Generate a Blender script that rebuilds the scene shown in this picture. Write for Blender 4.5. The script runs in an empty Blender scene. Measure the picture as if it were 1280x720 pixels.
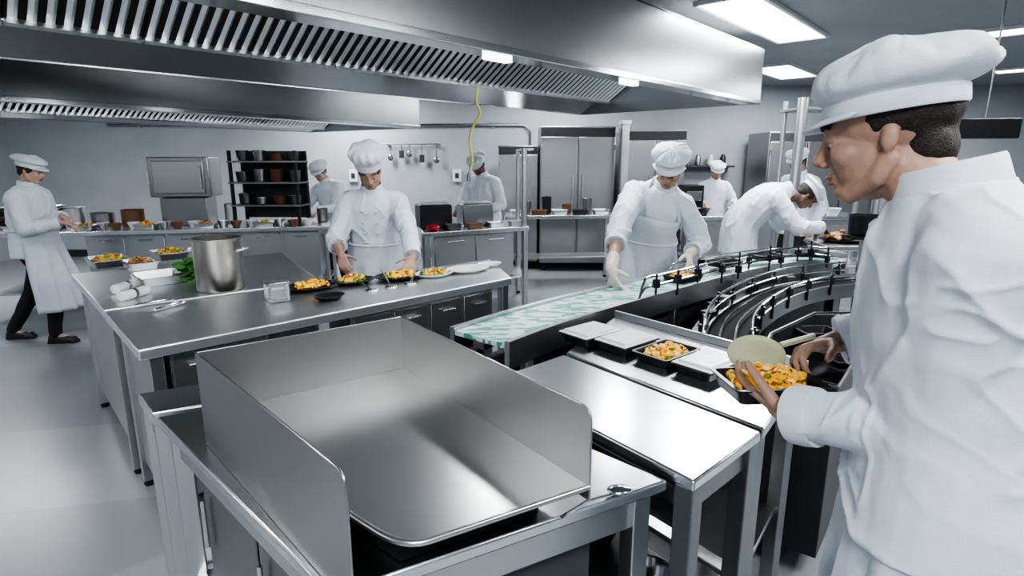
import bpy,bmesh,math,random
from mathutils import Vector as V, Matrix, noise
random.seed(7)
SC=bpy.context.scene; COL=SC.collection
PT=math.radians(12.6); CH=1.6; F=716.0
cp,sp=math.cos(PT),math.sin(PT)
Z=V((0,0,1))
R_=math.radians
def ray(px,py):
    x=(px-640)/F;u=(360-py)/F
    return V((x,cp+u*sp,-sp+u*cp))
def P(px,py,z):
    d=ray(px,py); t=(z-CH)/d.z; return V((d.x*t,d.y*t,z))
def PY(px,py,Y):
    d=ray(px,py); t=Y/d.y; return V((d.x*t,Y,CH+d.z*t))
cam=bpy.data.cameras.new('camera'); co=bpy.data.objects.new('camera',cam); COL.objects.link(co)
co.location=(0,0,CH); co.rotation_euler=(R_(90)-PT,0,0); cam.sensor_width=36; cam.lens=36*F/1280; cam.clip_start=.02
SC.camera=co
SC.view_settings.view_transform='AgX'
try: SC.view_settings.look='AgX - High Contrast'
except Exception: pass
SC.view_settings.exposure=0.2
# ---------------------------------------------------------------- materials
def nd(nt,t,**k):
    n=nt.nodes.new(t)
    for a,b in k.items(): setattr(n,a,b)
    return n
def mat(name,col,rough=.5,metal=0,ns=6,na=.08,bump=0,bs=60,emit=None,es=1,sss=0,alpha=1,trans=0,coat=0,spec=.5):
    m=bpy.data.materials.new(name); m.use_nodes=True; nt=m.node_tree; b=nt.nodes['Principled BSDF']
    tc=nd(nt,'ShaderNodeTexCoord'); n=nd(nt,'ShaderNodeTexNoise'); n.inputs['Scale'].default_value=ns; n.inputs['Detail'].default_value=4
    nt.links.new(tc.outputs['Object'],n.inputs['Vector'])
    r=nd(nt,'ShaderNodeValToRGB'); c=V(col[:3])
    r.color_ramp.elements[0].position=.3; r.color_ramp.elements[1].position=.7
    r.color_ramp.elements[0].color=(*[max(0,x*(1-na)) for x in c],1); r.color_ramp.elements[1].color=(*[min(1,x*(1+na)) for x in c],1)
    nt.links.new(n.outputs['Fac'],r.inputs['Fac']); nt.links.new(r.outputs['Color'],b.inputs['Base Color'])
    b.inputs['Roughness'].default_value=rough; b.inputs['Metallic'].default_value=metal; b.inputs['Specular IOR Level'].default_value=spec
    if bump:
        n2=nd(nt,'ShaderNodeTexNoise'); n2.inputs['Scale'].default_value=bs; n2.inputs['Detail'].default_value=3
        nt.links.new(tc.outputs['Object'],n2.inputs['Vector'])
        bp=nd(nt,'ShaderNodeBump'); bp.inputs['Strength'].default_value=bump; bp.inputs['Distance'].default_value=.01
        nt.links.new(n2.outputs['Fac'],bp.inputs['Height']); nt.links.new(bp.outputs['Normal'],b.inputs['Normal'])
    if emit: b.inputs['Emission Color'].default_value=(*emit,1); b.inputs['Emission Strength'].default_value=es
    if sss: b.inputs['Subsurface Weight'].default_value=sss; b.inputs['Subsurface Radius'].default_value=(.02,.008,.004)
    if trans: b.inputs['Transmission Weight'].default_value=trans
    if coat: b.inputs['Coat Weight'].default_value=coat
    return m
def steel(name,c=.55,rough=.28,tint=(.98,1,1.02),var=.05):
    m=bpy.data.materials.new(name); m.use_nodes=True; nt=m.node_tree; b=nt.nodes['Principled BSDF']
    tc=nd(nt,'ShaderNodeTexCoord')
    n2=nd(nt,'ShaderNodeTexNoise'); n2.inputs['Scale'].default_value=1.3; n2.inputs['Detail'].default_value=1; nt.links.new(tc.outputs['Object'],n2.inputs['Vector'])
    r=nd(nt,'ShaderNodeValToRGB'); r.color_ramp.elements[0].position=.25; r.color_ramp.elements[1].position=.75
    r.color_ramp.elements[0].color=(*[c*(1-var)*t for t in tint],1); r.color_ramp.elements[1].color=(*[c*(1+var)*t for t in tint],1)
    nt.links.new(n2.outputs['Fac'],r.inputs['Fac']); nt.links.new(r.outputs['Color'],b.inputs['Base Color'])
    b.inputs['Roughness'].default_value=rough
    b.inputs['Metallic'].default_value=1
    return m
def island_mat(name,cols,rough=.45):
    m=bpy.data.materials.new(name); m.use_nodes=True; nt=m.node_tree; b=nt.nodes['Principled BSDF']
    g=nd(nt,'ShaderNodeNewGeometry'); r=nd(nt,'ShaderNodeValToRGB'); r.color_ramp.interpolation='CONSTANT'
    el=r.color_ramp.elements
    while len(el)<len(cols): el.new(.5)
    for i,c in enumerate(cols): el[i].position=i/len(cols); el[i].color=(*c,1)
    nt.links.new(g.outputs['Random Per Island'],r.inputs['Fac']); nt.links.new(r.outputs['Color'],b.inputs['Base Color']); b.inputs['Roughness'].default_value=rough
    return m
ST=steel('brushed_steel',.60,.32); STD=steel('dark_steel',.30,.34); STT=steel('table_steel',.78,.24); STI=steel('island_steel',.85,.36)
STH=steel('hood_steel',.44,.25); STP=steel('pan_steel',.66,.28,tint=(.99,1,1)); STPG=steel('pan_guard_steel',.42,.30,tint=(1,1,.985)); STF=steel('filter_steel',.80,.34); STW=steel('warm_pot_steel',.38,.34,tint=(1.04,1,.92))
STG=steel('refrigerator_steel',.36,.36)
CHR=steel('chrome',.72,.14)
BLK=mat('black_plastic',(.016,.018,.02),.35); BLK2=mat('black_rubber',(.018,.019,.02),.8,spec=.2)
DGR=mat('dark_grey_panel',(.055,.058,.062),.45,metal=.4); GRP=mat('grey_panel',(.10,.105,.11),.5,metal=.3)
WALL=mat('wall_paint',(.34,.36,.385),.6,ns=2,na=.06); CEIL=mat('ceiling_paint',(.25,.265,.28),.7,ns=2,na=.05)
WHT=mat('white_fabric',(.60,.64,.70),.85,ns=20,na=.03,bump=.1,bs=220)
APR=mat('apron_fabric',(.54,.58,.64),.85,ns=20,na=.04,bump=.1,bs=200)
HATM=mat('hat_fabric',(.60,.64,.69),.85,ns=20,na=.03,bump=.15,bs=120)
TRB=mat('black_cloth',(.014,.015,.02),.85,na=.2,bump=.1,bs=150)
SK1=mat('skin_light',(.48,.32,.25),.5,ns=25,na=.08,sss=.06,bump=.05,bs=200); SK2=mat('skin_tan',(.36,.225,.165),.52,ns=25,na=.12,sss=.06,bump=.08,bs=200)
SK3=mat('skin_brown',(.16,.09,.065),.5,ns=25,na=.1,sss=.04)
HAIR=mat('dark_hair',(.024,.018,.015),.65,ns=160,na=.5,bump=.5,bs=300); HAIRG=mat('brown_hair',(.055,.038,.028),.65,ns=160,na=.5,bump=.5,bs=300)
EYE=mat('eye_white',(.36,.34,.32),.3); IRIS=mat('eye_iris',(.02,.013,.01),.15); LIP=mat('lips',(.27,.14,.115),.5)
GLV=mat('latex_glove',(.56,.51,.44),.45)
LITE=mat('light_diffuser',(1,1,1),.5,emit=(.97,.985,1),es=7)
LITH=mat('hood_or_fill_diffuser',(1,1,1),.5,emit=(.97,.985,1),es=3)
WPL=mat('white_plastic',(.62,.64,.64),.35); FILM=mat('tray_film',(.68,.70,.70),.3,ns=30,na=.06,bump=.2,bs=40)
RED=mat('red_plastic',(.45,.02,.02),.4); GRN=mat('leaf_green',(.05,.18,.03),.5,ns=30,na=.4); BEI=mat('olive_plastic',(.40,.42,.27),.3,trans=.25); HOSE=mat('yellow_green_hose',(.50,.51,.14),.4); BRN=mat('brown_ceramic',(.16,.075,.045),.4)
GLS=mat('clear_plastic',(.8,.85,.85),.1,trans=.85)
FOODY=island_mat('yellow_food',[(.9,.45,.02),(.95,.58,.05),(.85,.36,.01),(.85,.66,.25),(.92,.5,.03),(.12,.18,.03),(.9,.42,.02),(.3,.09,.02)])
FOODM=island_mat('mixed_veg',[(.7,.42,.04),(.1,.25,.04),(.55,.07,.03),(.7,.55,.15),(.16,.3,.06)])
FOODB=island_mat('browned_food',[(.3,.13,.05),(.5,.28,.09),(.2,.08,.03),(.5,.35,.17)])
def floor_mat():
    m=mat('floor_epoxy',(.26,.275,.295),.3,ns=1.2,na=.08); nt=m.node_tree; b=nt.nodes['Principled BSDF']
    tc=nt.nodes['Texture Coordinate']; mp=nd(nt,'ShaderNodeMapping'); mp.inputs['Rotation'].default_value=(0,0,R_(-12)); mp.inputs['Scale'].default_value=(.75,.75,1)
    br=nd(nt,'ShaderNodeTexBrick'); br.inputs['Scale'].default_value=1; br.inputs['Color1'].default_value=(.34,.355,.375,1); br.inputs['Color2'].default_value=(.17,.183,.20,1)
    br.inputs['Mortar'].default_value=(.22,.235,.25,1); br.inputs['Mortar Size'].default_value=.006; br.offset=.5; br.inputs['Brick Width'].default_value=2.6; br.inputs['Row Height'].default_value=.7
    nt.links.new(tc.outputs['Object'],mp.inputs['Vector']); nt.links.new(mp.outputs['Vector'],br.inputs['Vector'])
    mx=nd(nt,'ShaderNodeMixRGB',blend_type='MIX'); mx.inputs['Fac'].default_value=.55
    ramp=[n for n in nt.nodes if n.type=='VALTORGB'][0]
    nt.links.new(ramp.outputs['Color'],mx.inputs[1]); nt.links.new(br.outputs['Color'],mx.inputs[2]); nt.links.new(mx.outputs[0],b.inputs['Base Color'])
    return m
FLR=floor_mat()
def belt_mat():
    m=mat('printed_belt',(.7,.8,.78),.35,ns=4,na=.05); nt=m.node_tree; b=nt.nodes['Principled BSDF']
    tc=nt.nodes['Texture Coordinate']; mp=nd(nt,'ShaderNodeMapping'); mp.inputs['Rotation'].default_value=(0,0,R_(-45)); mp.inputs['Scale'].default_value=(1,2.4,1)
    v=nd(nt,'ShaderNodeTexNoise'); v.inputs['Scale'].default_value=16; v.inputs['Detail'].default_value=0
    nt.links.new(tc.outputs['Object'],mp.inputs['Vector']); nt.links.new(mp.outputs['Vector'],v.inputs['Vector'])
    r=nd(nt,'ShaderNodeValToRGB'); r.color_ramp.interpolation='CONSTANT'; r.color_ramp.elements[0].color=(.58,.66,.64,1); r.color_ramp.elements[1].position=.54; r.color_ramp.elements[1].color=(.09,.34,.26,1)
    nt.links.new(v.outputs['Fac'],r.inputs['Fac']); nt.links.new(r.outputs['Color'],b.inputs['Base Color']); return m
BELT=belt_mat()
# ---------------------------------------------------------------- helpers
WM={}
def tag(o,label=None,cat=None,group=None,kind=None):
    if label: o['label']=label
    if cat: o['category']=cat
    if group: o['group']=group
    if kind: o['kind']=kind
    return o
def thing(name,label,cat,loc=(0,0,0),rz=0,group=None):
    o=bpy.data.objects.new(name,None); COL.objects.link(o); o.location=loc; o.rotation_euler=(0,0,rz); o.empty_display_size=.1
    WM[o.name]=Matrix.Translation(V(loc))@Matrix.Rotation(rz,4,'Z'); return tag(o,label,cat,group)
def link(name,me,m,parent=None):
    if parent: me.transform(WM[parent.name].inverted())
    o=bpy.data.objects.new(name,me); COL.objects.link(o); me.materials.append(m)
    if parent: o.parent=parent; WM[o.name]=WM[parent.name]
    else: WM[o.name]=Matrix.Identity(4)
    return o
class MB:
    def __init__(s): s.b=bmesh.new()
    def poly(s,vs,fs):
        v=[s.b.verts.new(p) for p in vs]
        for f in fs:
            try: s.b.faces.new([v[i] for i in f])
            except ValueError: pass
        return s
    def box(s,c,size,rz=0,M=None):
        M=M or Matrix.Rotation(rz,3,'Z'); c=V(c); h=V(size)/2
        vs=[c+M@V((x*h.x,y*h.y,z*h.z)) for z in(-1,1) for x,y in((-1,-1),(1,-1),(1,1),(-1,1))]
        return s.poly(vs,[(3,2,1,0),(4,5,6,7)]+[(i,(i+1)%4,(i+1)%4+4,i+4) for i in range(4)])
    def prism(s,pts,z0,z1):
        n=len(pts); vs=[V((p[0],p[1],z0)) for p in pts]+[V((p[0],p[1],z1)) for p in pts]
        return s.poly(vs,[tuple(range(n))[::-1],tuple(range(n,2*n))]+[(i,(i+1)%n,(i+1)%n+n,i+n) for i in range(n)])
    def slab(s,pts,off):
        n=len(pts); off=V(off); vs=[V(p) for p in pts]+[V(p)+off for p in pts]
        return s.poly(vs,[tuple(range(n))[::-1],tuple(range(n,2*n))]+[(i,(i+1)%n,(i+1)%n+n,i+n) for i in range(n)])
    def loft(s,rings,closed=False):
        n=len(rings[0]); vs=[p for r in rings for p in r]; fs=[]
        m=len(rings)
        for j in range(m if closed else m-1):
            k=(j+1)%m
            for i in range(n): fs.append((j*n+i,j*n+(i+1)%n,k*n+(i+1)%n,k*n+i))
        if not closed: fs+= [tuple(range(n))[::-1],tuple(range((m-1)*n,m*n))]
        return s.poly(vs,fs)
    def tube(s,pts,r,n=10,closed=False):
        pts=[V(p) for p in pts]; m=len(pts); rs=r if isinstance(r,(list,tuple)) else [r]*m
        rings=[]; pn=None
        for i in range(m):
            a=pts[(i-1)%m] if (closed or i>0) else pts[i]; b=pts[(i+1)%m] if (closed or i<m-1) else pts[i]
            t=(b-a).normalized()
            if pn is None: pn=t.orthogonal().normalized()
            else: pn=(pn-t*pn.dot(t)).normalized()
            q=t.cross(pn); rings.append([pts[i]+(pn*math.cos(k*2*math.pi/n)+q*math.sin(k*2*math.pi/n))*rs[i] for k in range(n)])
        return s.loft(rings,closed)
    def ell(s,c,r,M=None,seg=16,ring=10):
        M=M or Matrix.Identity(3); c=V(c); vs=[c+M@V((0,0,r[2]))]
        for j in range(1,ring):
            a=math.pi*j/ring
            for i in range(seg):
                b=2*math.pi*i/seg; vs.append(c+M@V((r[0]*math.sin(a)*math.cos(b),r[1]*math.sin(a)*math.sin(b),r[2]*math.cos(a))))
        vs.append(c+M@V((0,0,-r[2]))); fs=[(0,1+i,1+(i+1)%seg) for i in range(seg)]
        for j in range(ring-2):
            for i in range(seg): fs.append((1+j*seg+i,1+(j+1)*seg+i,1+(j+1)*seg+(i+1)%seg,1+j*seg+(i+1)%seg))
        k=1+(ring-2)*seg; fs+=[(k+i,len(vs)-1,k+(i+1)%seg) for i in range(seg)]
        return s.poly(vs,fs)
    def cap(s,a,b,ra,rb,n=12):
        a=V(a);b=V(b);t=b-a
        if t.length<1e-5: return s.ell(a,(ra,)*3)
        t.normalize(); q=t.orthogonal().normalized(); w=t.cross(q); rings=[]
        for k in range(5):
            g=math.pi/2*(k+.25)/4.25; rings.append((a-t*ra*math.cos(g),ra*math.sin(g)))
        for k in range(4,-1,-1):
            g=math.pi/2*(k+.25)/4.25; rings.append((b+t*rb*math.cos(g),rb*math.sin(g)))
        return s.loft([[c+(q*math.cos(i*2*math.pi/n)+w*math.sin(i*2*math.pi/n))*r for i in range(n)] for c,r in rings])
    def lathe(s,prof,M=None,n=28,fn=None):
        M=M or Matrix.Identity(4); rings=[]
        for r,z in prof:
            rg=[]
            for i in range(n):
                a=2*math.pi*i/n; p=V((r*math.cos(a),r*math.sin(a),z))
                if fn: p=fn(p,a,r,z)
                rg.append(M@p)
            rings.append(rg)
        return s.loft(rings)
    def mesh(s,name,smooth=False):
        bmesh.ops.recalc_face_normals(s.b,faces=s.b.faces[:]); me=bpy.data.meshes.new(name); s.b.to_mesh(me); s.b.free()
        if smooth:
            me.polygons.foreach_set('use_smooth',[True]*len(me.polygons)); me.set_sharp_from_angle(angle=R_(42))
        return me
    def build(s,name,m,parent=None,smooth=True,bev=0,sol=0,sub=0):
        o=link(name,s.mesh(name,smooth),m,parent)
        if sol: md=o.modifiers.new('solid','SOLIDIFY'); md.thickness=sol; md.offset=0
        if sub: md=o.modifiers.new('sub','SUBSURF'); md.levels=sub; md.render_levels=sub
        if bev: md=o.modifiers.new('bevel','BEVEL'); md.width=bev; md.segments=2; md.limit_method='ANGLE'; md.angle_limit=R_(35)
        return o
def blob(mb,name,m,parent,vox,sm=3,disp=None,post=.3):
    me=mb.mesh(name); t=bpy.data.objects.new('t',me); COL.objects.link(t)
    md=t.modifiers.new('r','REMESH'); md.mode='VOXEL'; md.voxel_size=vox
    dg=bpy.context.evaluated_depsgraph_get(); dg.update()
    me2=bpy.data.meshes.new_from_object(t.evaluated_get(dg)); bpy.data.objects.remove(t); bpy.data.meshes.remove(me); me2.name=name
    b=bmesh.new(); b.from_mesh(me2)
    for _ in range(sm): bmesh.ops.smooth_vert(b,verts=b.verts,factor=.5,use_axis_x=True,use_axis_y=True,use_axis_z=True)
    if disp:
        b.normal_update(); mv=[(v,v.normal.copy()*disp(v.co)) for v in b.verts]
        for v,d in mv: v.co+=d
        bmesh.ops.smooth_vert(b,verts=b.verts,factor=post,use_axis_x=True,use_axis_y=True,use_axis_z=True)
    b.to_mesh(me2); b.free(); me2.polygons.foreach_set('use_smooth',[True]*len(me2.polygons))
    me2.materials.clear()
    return link(name,me2,m,parent)
def struct(name,mb,m,**k): return tag(mb.build(name,m,**k),kind='structure')
def bil(q,u,v): a,b,c,d=q; return (a*(1-u)+b*u)*(1-v)+(d*(1-u)+c*u)*v
def cen(q): return sum((V(p) for p in q),V((0,0,0)))/len(q)
def crv(pts,n=6):
    pts=[V(p) for p in pts]; out=[]
    for i in range(len(pts)-1):
        p0=pts[max(i-1,0)];p1=pts[i];p2=pts[i+1];p3=pts[min(i+2,len(pts)-1)]
        for k in range(n):
            t=k/n; out.append(.5*((2*p1)+(p2-p0)*t+(2*p0-5*p1+4*p2-p3)*t*t+(3*p1-p0-3*p2+p3)*t**3))
    out.append(pts[-1]); return out
def nrm2(pts):
    o=[]
    for i in range(len(pts)):
        t=(pts[min(i+1,len(pts)-1)]-pts[max(i-1,0)]); t.z=0; t.normalize(); o.append(V((-t.y,t.x,0)))
    return o
def ribbon(mb,pts,o0,o1,z0,z1):
    ns=nrm2(pts); rings=[]
    for p,n in zip(pts,ns):
        q=V((p.x,p.y,0)); rings.append([q+n*o0+Z*z0,q+n*o1+Z*z0,q+n*o1+Z*z1,q+n*o0+Z*z1])
    return mb.loft(rings)
# ---------------------------------------------------------------- room
X0,X1,Y0,Y1,CZ=-8.2,8.4,-2.4,9.6,2.75
struct('floor',MB().box(((X0+X1)/2,(Y0+Y1)/2,-.05),(X1-X0+.4,Y1-Y0+.4,.1)),FLR,smooth=False)
struct('ceiling',MB().box(((X0+X1)/2,(Y0+Y1)/2,CZ+.05),(X1-X0+.4,Y1-Y0+.4,.1)),CEIL,smooth=False)
struct('wall_back',MB().box(((X0+X1)/2,Y1+.05,CZ/2),(X1-X0+.4,.1,CZ)),WALL,smooth=False)
struct('wall_front',MB().box(((X0+X1)/2,Y0-.05,CZ/2),(X1-X0+.4,.1,CZ)),WALL,smooth=False)
struct('wall_left',MB().box((X0-.05,(Y0+Y1)/2,CZ/2),(.1,Y1-Y0,CZ)),WALL,smooth=False)
struct('wall_right',MB().box((X1+.05,(Y0+Y1)/2,CZ/2),(.1,Y1-Y0,CZ)),WALL,smooth=False)
struct('baseboard_back',MB().box(((X0+X1)/2,Y1-.01,.06),(X1-X0,.02,.12)),DGR,smooth=False)
LK=.88
def ceil_light(x,y,l,w,rz,pw,label):
    t=thing('ceiling_light',label,'ceiling light',(x,y,CZ),R_(rz),'ceiling lights')
    M=Matrix.Rotation(R_(rz),3,'Z')
    m=MB()
    for dx,dy,sx,sy in((l/2,0,.03,w+.03),(-l/2,0,.03,w+.03),(0,w/2,l+.03,.03),(0,-w/2,l+.03,.03)):
        c=V((x,y,CZ-.015))+M@V((dx,dy,0)); m.box(c,(sx,sy,.03),R_(rz))
    m.build('frame',WPL,t,bev=.002)
    MB().box((x,y,CZ-.01),(l-.02,w-.02,.014),R_(rz)).build('diffuser',LITE,t)
    ld=bpy.data.lights.new('lamp','AREA'); ld.shape='RECTANGLE'; ld.size=l-.04; ld.size_y=w-.04; ld.energy=pw*LK; ld.color=(.965,.985,1)
    lo=bpy.data.objects.new('lamp',ld); COL.objects.link(lo); lo.parent=t; lo.location=(0,0,-.035); return t
ceil_light(2.17,5.2,1.9,.45,48.5,80,'long bright ceiling light panel just past the hood front')
ceil_light(4.75,5.3,1.4,.35,-45,60,'narrow ceiling light strip above the foreground chef cap')
ceil_light(6.75,7.6,1.1,.35,-45,50,'farthest ceiling light strip at the right edge of the photo')
for i,(x,y,pw) in enumerate([(.0,-.9,75),(1.7,.7,32),(-3.2,.0,80),(3.2,1.6,45),(5.6,2.4,35),(-6.6,2.2,60),(-6.2,6.6,70),(-2.6,8.6,75),(.6,8.3,60),(3.6,8.0,55),(-5.5,-1,30)]):
    ceil_light(x,y,1.3,.5,48.5,pw,'ceiling light panel over the kitchen outside the camera view')
# ---------------------------------------------------------------- hoods
def hood(label,FR,ang,L,D,z0,z1,ft,fb,lamps,inner_fill,rib=.07,fill_pw=10):
    e=V((math.cos(ang),math.sin(ang),0)); n=V((-e.y,e.x,0)); FR=V((*FR,0))
    pt=lambda s,d,z: FR+e*s+n*d+Z*z
    t=thing('exhaust_hood',label,'exhaust hood',pt(-L/2,D/2,z1))
    MB().slab([pt(-L,0,z0),pt(0,0,z0),pt(0,0,z1),pt(-L,0,z1)],n*.02).build('front_panel',STH,t,bev=.003)
    m=MB().slab([pt(-L,.02,z0),pt(0,.02,z0),pt(0,.14,z0),pt(-L,.14,z0)],Z*.012).slab([pt(-L,.14,z0),pt(0,.14,z0),pt(0,.14,z0+.05),pt(-L,.14,z0+.05)],n*.006); m.build('gutter',CHR,t)
    MB().slab([pt(-L,-.012,z0-.004),pt(0,-.012,z0-.004),pt(0,-.012,z0+.03),pt(-L,-.012,z0+.03)],n*.012).build('edge_trim',CHR,t,bev=.003)
    MB().slab([pt(0,0,z0),pt(0,D,z0),pt(0,D,z1),pt(0,0,z1)],-e*.02).build('end_panel',STH,t)
    MB().slab([pt(-L,D,z0),pt(0,D,z0),pt(0,D,z1),pt(-L,D,z1)],-n*.02).build('rear_panel',STH,t)
    MB().slab([pt(-L,0,z1),pt(0,0,z1),pt(0,D,z1),pt(-L,D,z1)],-Z*.015).build('top_panel',STH,t)
    MB().slab([pt(-L,fb[0],fb[1]),pt(0,fb[0],fb[1]),pt(0,D,z0),pt(-L,D,z0)],Z*.012).build('drip_panel',STH,t)
    MB().slab([pt(-L,.1,ft[1]+.03),pt(0,.1,ft[1]+.03),pt(0,ft[0],ft[1]),pt(-L,ft[0],ft[1])],Z*.01).build('plenum_panel',ST,t)
    up=(pt(0,*ft)-pt(0,*fb)).normalized(); nr=e.cross(up)
    if nr.dot(n)>0: nr=-nr
    w=rib*8
    for i in range(int(L/w)):
        s0=-.03-i*w; m=MB(); a=pt(s0,*fb);b=pt(s0-w+.01,*fb);c=pt(s0-w+.01,*ft);d=pt(s0,*ft)
        m.slab([a,b,b+up*.025,a+up*.025],nr*.03); m.slab([d-up*.025,c-up*.025,c,d],nr*.03)
        for k in range(8):
            q=a-e*(k*rib+.008); w_=rib*.62; h_=(d-a)-up*.02
            m.poly([q+up*.02,q-e*w_/2+up*.02+nr*.02,q-e*w_+up*.02,q+h_,q-e*w_/2+h_+nr*.02,q-e*w_+h_],[(0,1,4,3),(1,2,5,4),(0,3,5,2),(0,2,1),(3,4,5)])
        fo=m.build('grease_filter',STF,t,smooth=False)
        MB().slab([a,b,c,d],nr*.003).build('filter_back',BLK2,fo,smooth=False)
    for s in lamps:
        c=pt(s,.09,z0-.010); MB().box(c,(.17,.05,.022),ang).build('lamp',LITH,t,bev=.004)
        ld=bpy.data.lights.new('hood_or_fill_lamp','AREA'); ld.shape='RECTANGLE'; ld.size=.17; ld.size_y=.05; ld.energy=9; ld.color=(.965,.985,1)
        lo=bpy.data.objects.new('hood_or_fill_lamp',ld); COL.objects.link(lo); lo.parent=t; lo.location=WM[t.name].inverted()@pt(s,.09,z0-.023); lo.rotation_euler=(0,0,ang)
    for s in inner_fill:  # unseen strip lamps added inside the hood to brighten the filters
        zc=z1-.13; c=pt(s,.26,zc); MB().tube([c-e*.5,c+e*.5],.016,10).build('lamp',LITH,t)
        MB().slab([pt(s-.52,.22,zc+.025),pt(s+.52,.22,zc+.025),pt(s+.52,.30,zc+.025),pt(s-.52,.30,zc+.025)],Z*.015).build('fill_lamp_bracket',ST,t)
        ld=bpy.data.lights.new('hood_or_fill_lamp','AREA'); ld.shape='RECTANGLE'; ld.size=1.0; ld.size_y=.05; ld.energy=fill_pw; ld.color=(.965,.985,1)
        lo=bpy.data.objects.new('hood_or_fill_lamp',ld); COL.objects.link(lo); lo.parent=t; lo.location=WM[t.name].inverted()@pt(s,.285,zc-.01)
        dz=(n*.95-Z*.3).normalized(); M3=Matrix((e,(-dz).cross(e),-dz)).transposed(); lo.rotation_euler=M3.to_euler()
    return t
hood('long stainless exhaust hood with slanted baffle filters spanning the near ceiling',(2.27,5.49),R_(48),8.6,2.0,2.1,2.57,(1.2,2.5),(1.62,2.22),(-2.15,-3.4,-5.6,-7),(-1,-2.5,-4,-5.5,-7),fill_pw=6)
hood('lower stainless exhaust hood behind the big one, at upper left',(-1.04,6.7),R_(56.7),5.6,1.9,1.95,2.36,(1.2,2.2),(1.6,2.0),(),(-.8,-2.2,-3.6,-4.9),rib=.05,fill_pw=6)
hp=[(-.29,5.04,2.19),(-.30,5.04,2.08),(-.27,5.03,1.98),(-.33,5.05,1.88),(-.36,5.04,1.75),(-.34,5.04,1.6),(-.37,5.05,1.48)]
t=thing('hanging_hose','yellow-green hose hanging down from the big hood','hose',(-.29,5.04,2.19))
MB().tube(crv(hp),.012).build('hose',HOSE,t); MB().tube([(-.37,5.05,1.49),(-.38,5.05,1.42)],[.014,.018],12).build('nozzle',STD,t)
# ---------------------------------------------------------------- tables
def work_table(label,q,z,th=.045,shelf=.28,inset=.05,topm=None,legm=None,sq=False,rails=None,panels=()):
    c=cen(q); t=thing('work_table',label,'table',(c.x,c.y,0))
    MB().prism(q,z-th,z).build('tabletop',topm or STT,t,bev=.006)
    iu=inset/((q[1]-q[0]).length); iv=inset/((q[3]-q[0]).length); zl=z-th
    ang=math.atan2(*(q[1]-q[0]).yx)
    cs=((iu,iv),(1-iu,iv),(1-iu,1-iv),(iu,1-iv))
    for u,v in cs:
        p=bil(q,u,v)
        if sq: m=MB().box((p.x,p.y,(zl+.03)/2),(.05,.05,zl-.03),ang); lg=m.build('leg',legm or ST,t,bev=.003)
        else: lg=MB().tube([(p.x,p.y,.03),(p.x,p.y,zl)],.021,14).build('leg',legm or ST,t)
        MB().tube([(p.x,p.y,0),(p.x,p.y,.012),(p.x,p.y,.035)],[.022,.026,.018],14).build('foot',BLK,lg)
    if shelf:
        qs=[bil(q,*w) for w in cs]; MB().prism(qs,shelf-.02,shelf).build('undershelf',ST,t,bev=.004)
    for i,z0 in panels:
        a=bil(q,*cs[i]);b=bil(q,*cs[(i+1)%4]); e=(b-a).normalized(); n=V((-e.y,e.x,0))*.008
        MB().slab([V((*(a-n).xy,z0)),V((*(b-n).xy,z0)),V((*(b-n).xy,zl)),V((*(a-n).xy,zl))],n*2).build('side_panel',ST,t,bev=.002)
    if rails:
        for i in range(4):
            a=bil(q,*cs[i]);b=bil(q,*cs[(i+1)%4]); e=(b-a).normalized(); n=V((-e.y,e.x,0))*.012
            for zz,h in rails: MB().slab([V((*(a-n).xy,zz)),V((*(b-n).xy,zz)),V((*(b-n).xy,zz+h)),V((*(a-n).xy,zz+h))],n*2).build('rail',legm or ST,t,bev=.002)
    return t
def V3(x,y,z=0): return V((x,y,z))
FTz=.86
ftq=[V3(-.317,.857,FTz),V3(.37,1.225,FTz),V3(-.365,1.935,FTz),V3(-1.052,1.567,FTz)]
ft=work_table('steel table in the foreground carrying the big open pan',ftq,FTz,th=.03,inset=.045,shelf=.22,sq=True,rails=[(.74,.085),(.3,.05)])
qs=[bil(ftq,*w) for w in((.12,.05),(.9,.05),(.9,.93),(.12,.93))]
cab=thing('base_cabinet','grey steel base cabinet under the foreground table','cabinet',(cen(qs).x,cen(qs).y,.225))
MB().prism([bil(ftq,*w) for w in((.1,.1),(.85,.1),(.85,.9),(.1,.9))],.225,.735).build('body',GRP,cab,bev=.004)
a,b=bil(ftq,.098,.12),bil(ftq,.098,.88); nn=V((-.7,-.72,0))*.015
for i in range(2):
    p0=a.lerp(b,i*.5+.01); p1=a.lerp(b,i*.5+.49); d=MB().slab([(p0.x,p0.y,.25),(p1.x,p1.y,.25),(p1.x,p1.y,.72),(p0.x,p0.y,.72)],nn).build('door',STD,cab,bev=.003)
    h=p0.lerp(p1,.9)+nn*2; MB().tube([(h.x,h.y,.5),(h.x,h.y,.65)],.007).build('handle',CHR,d)
work_table('narrow steel table strip behind the foreground table at its left',[V3(-1.075,1.59,FTz),V3(-.39,1.95,FTz),V3(-.53,2.12,FTz),V3(-1.215,1.74,FTz)],FTz,inset=.03,shelf=.3,sq=True,rails=[(.74,.07)],panels=((3,.1),))
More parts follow.
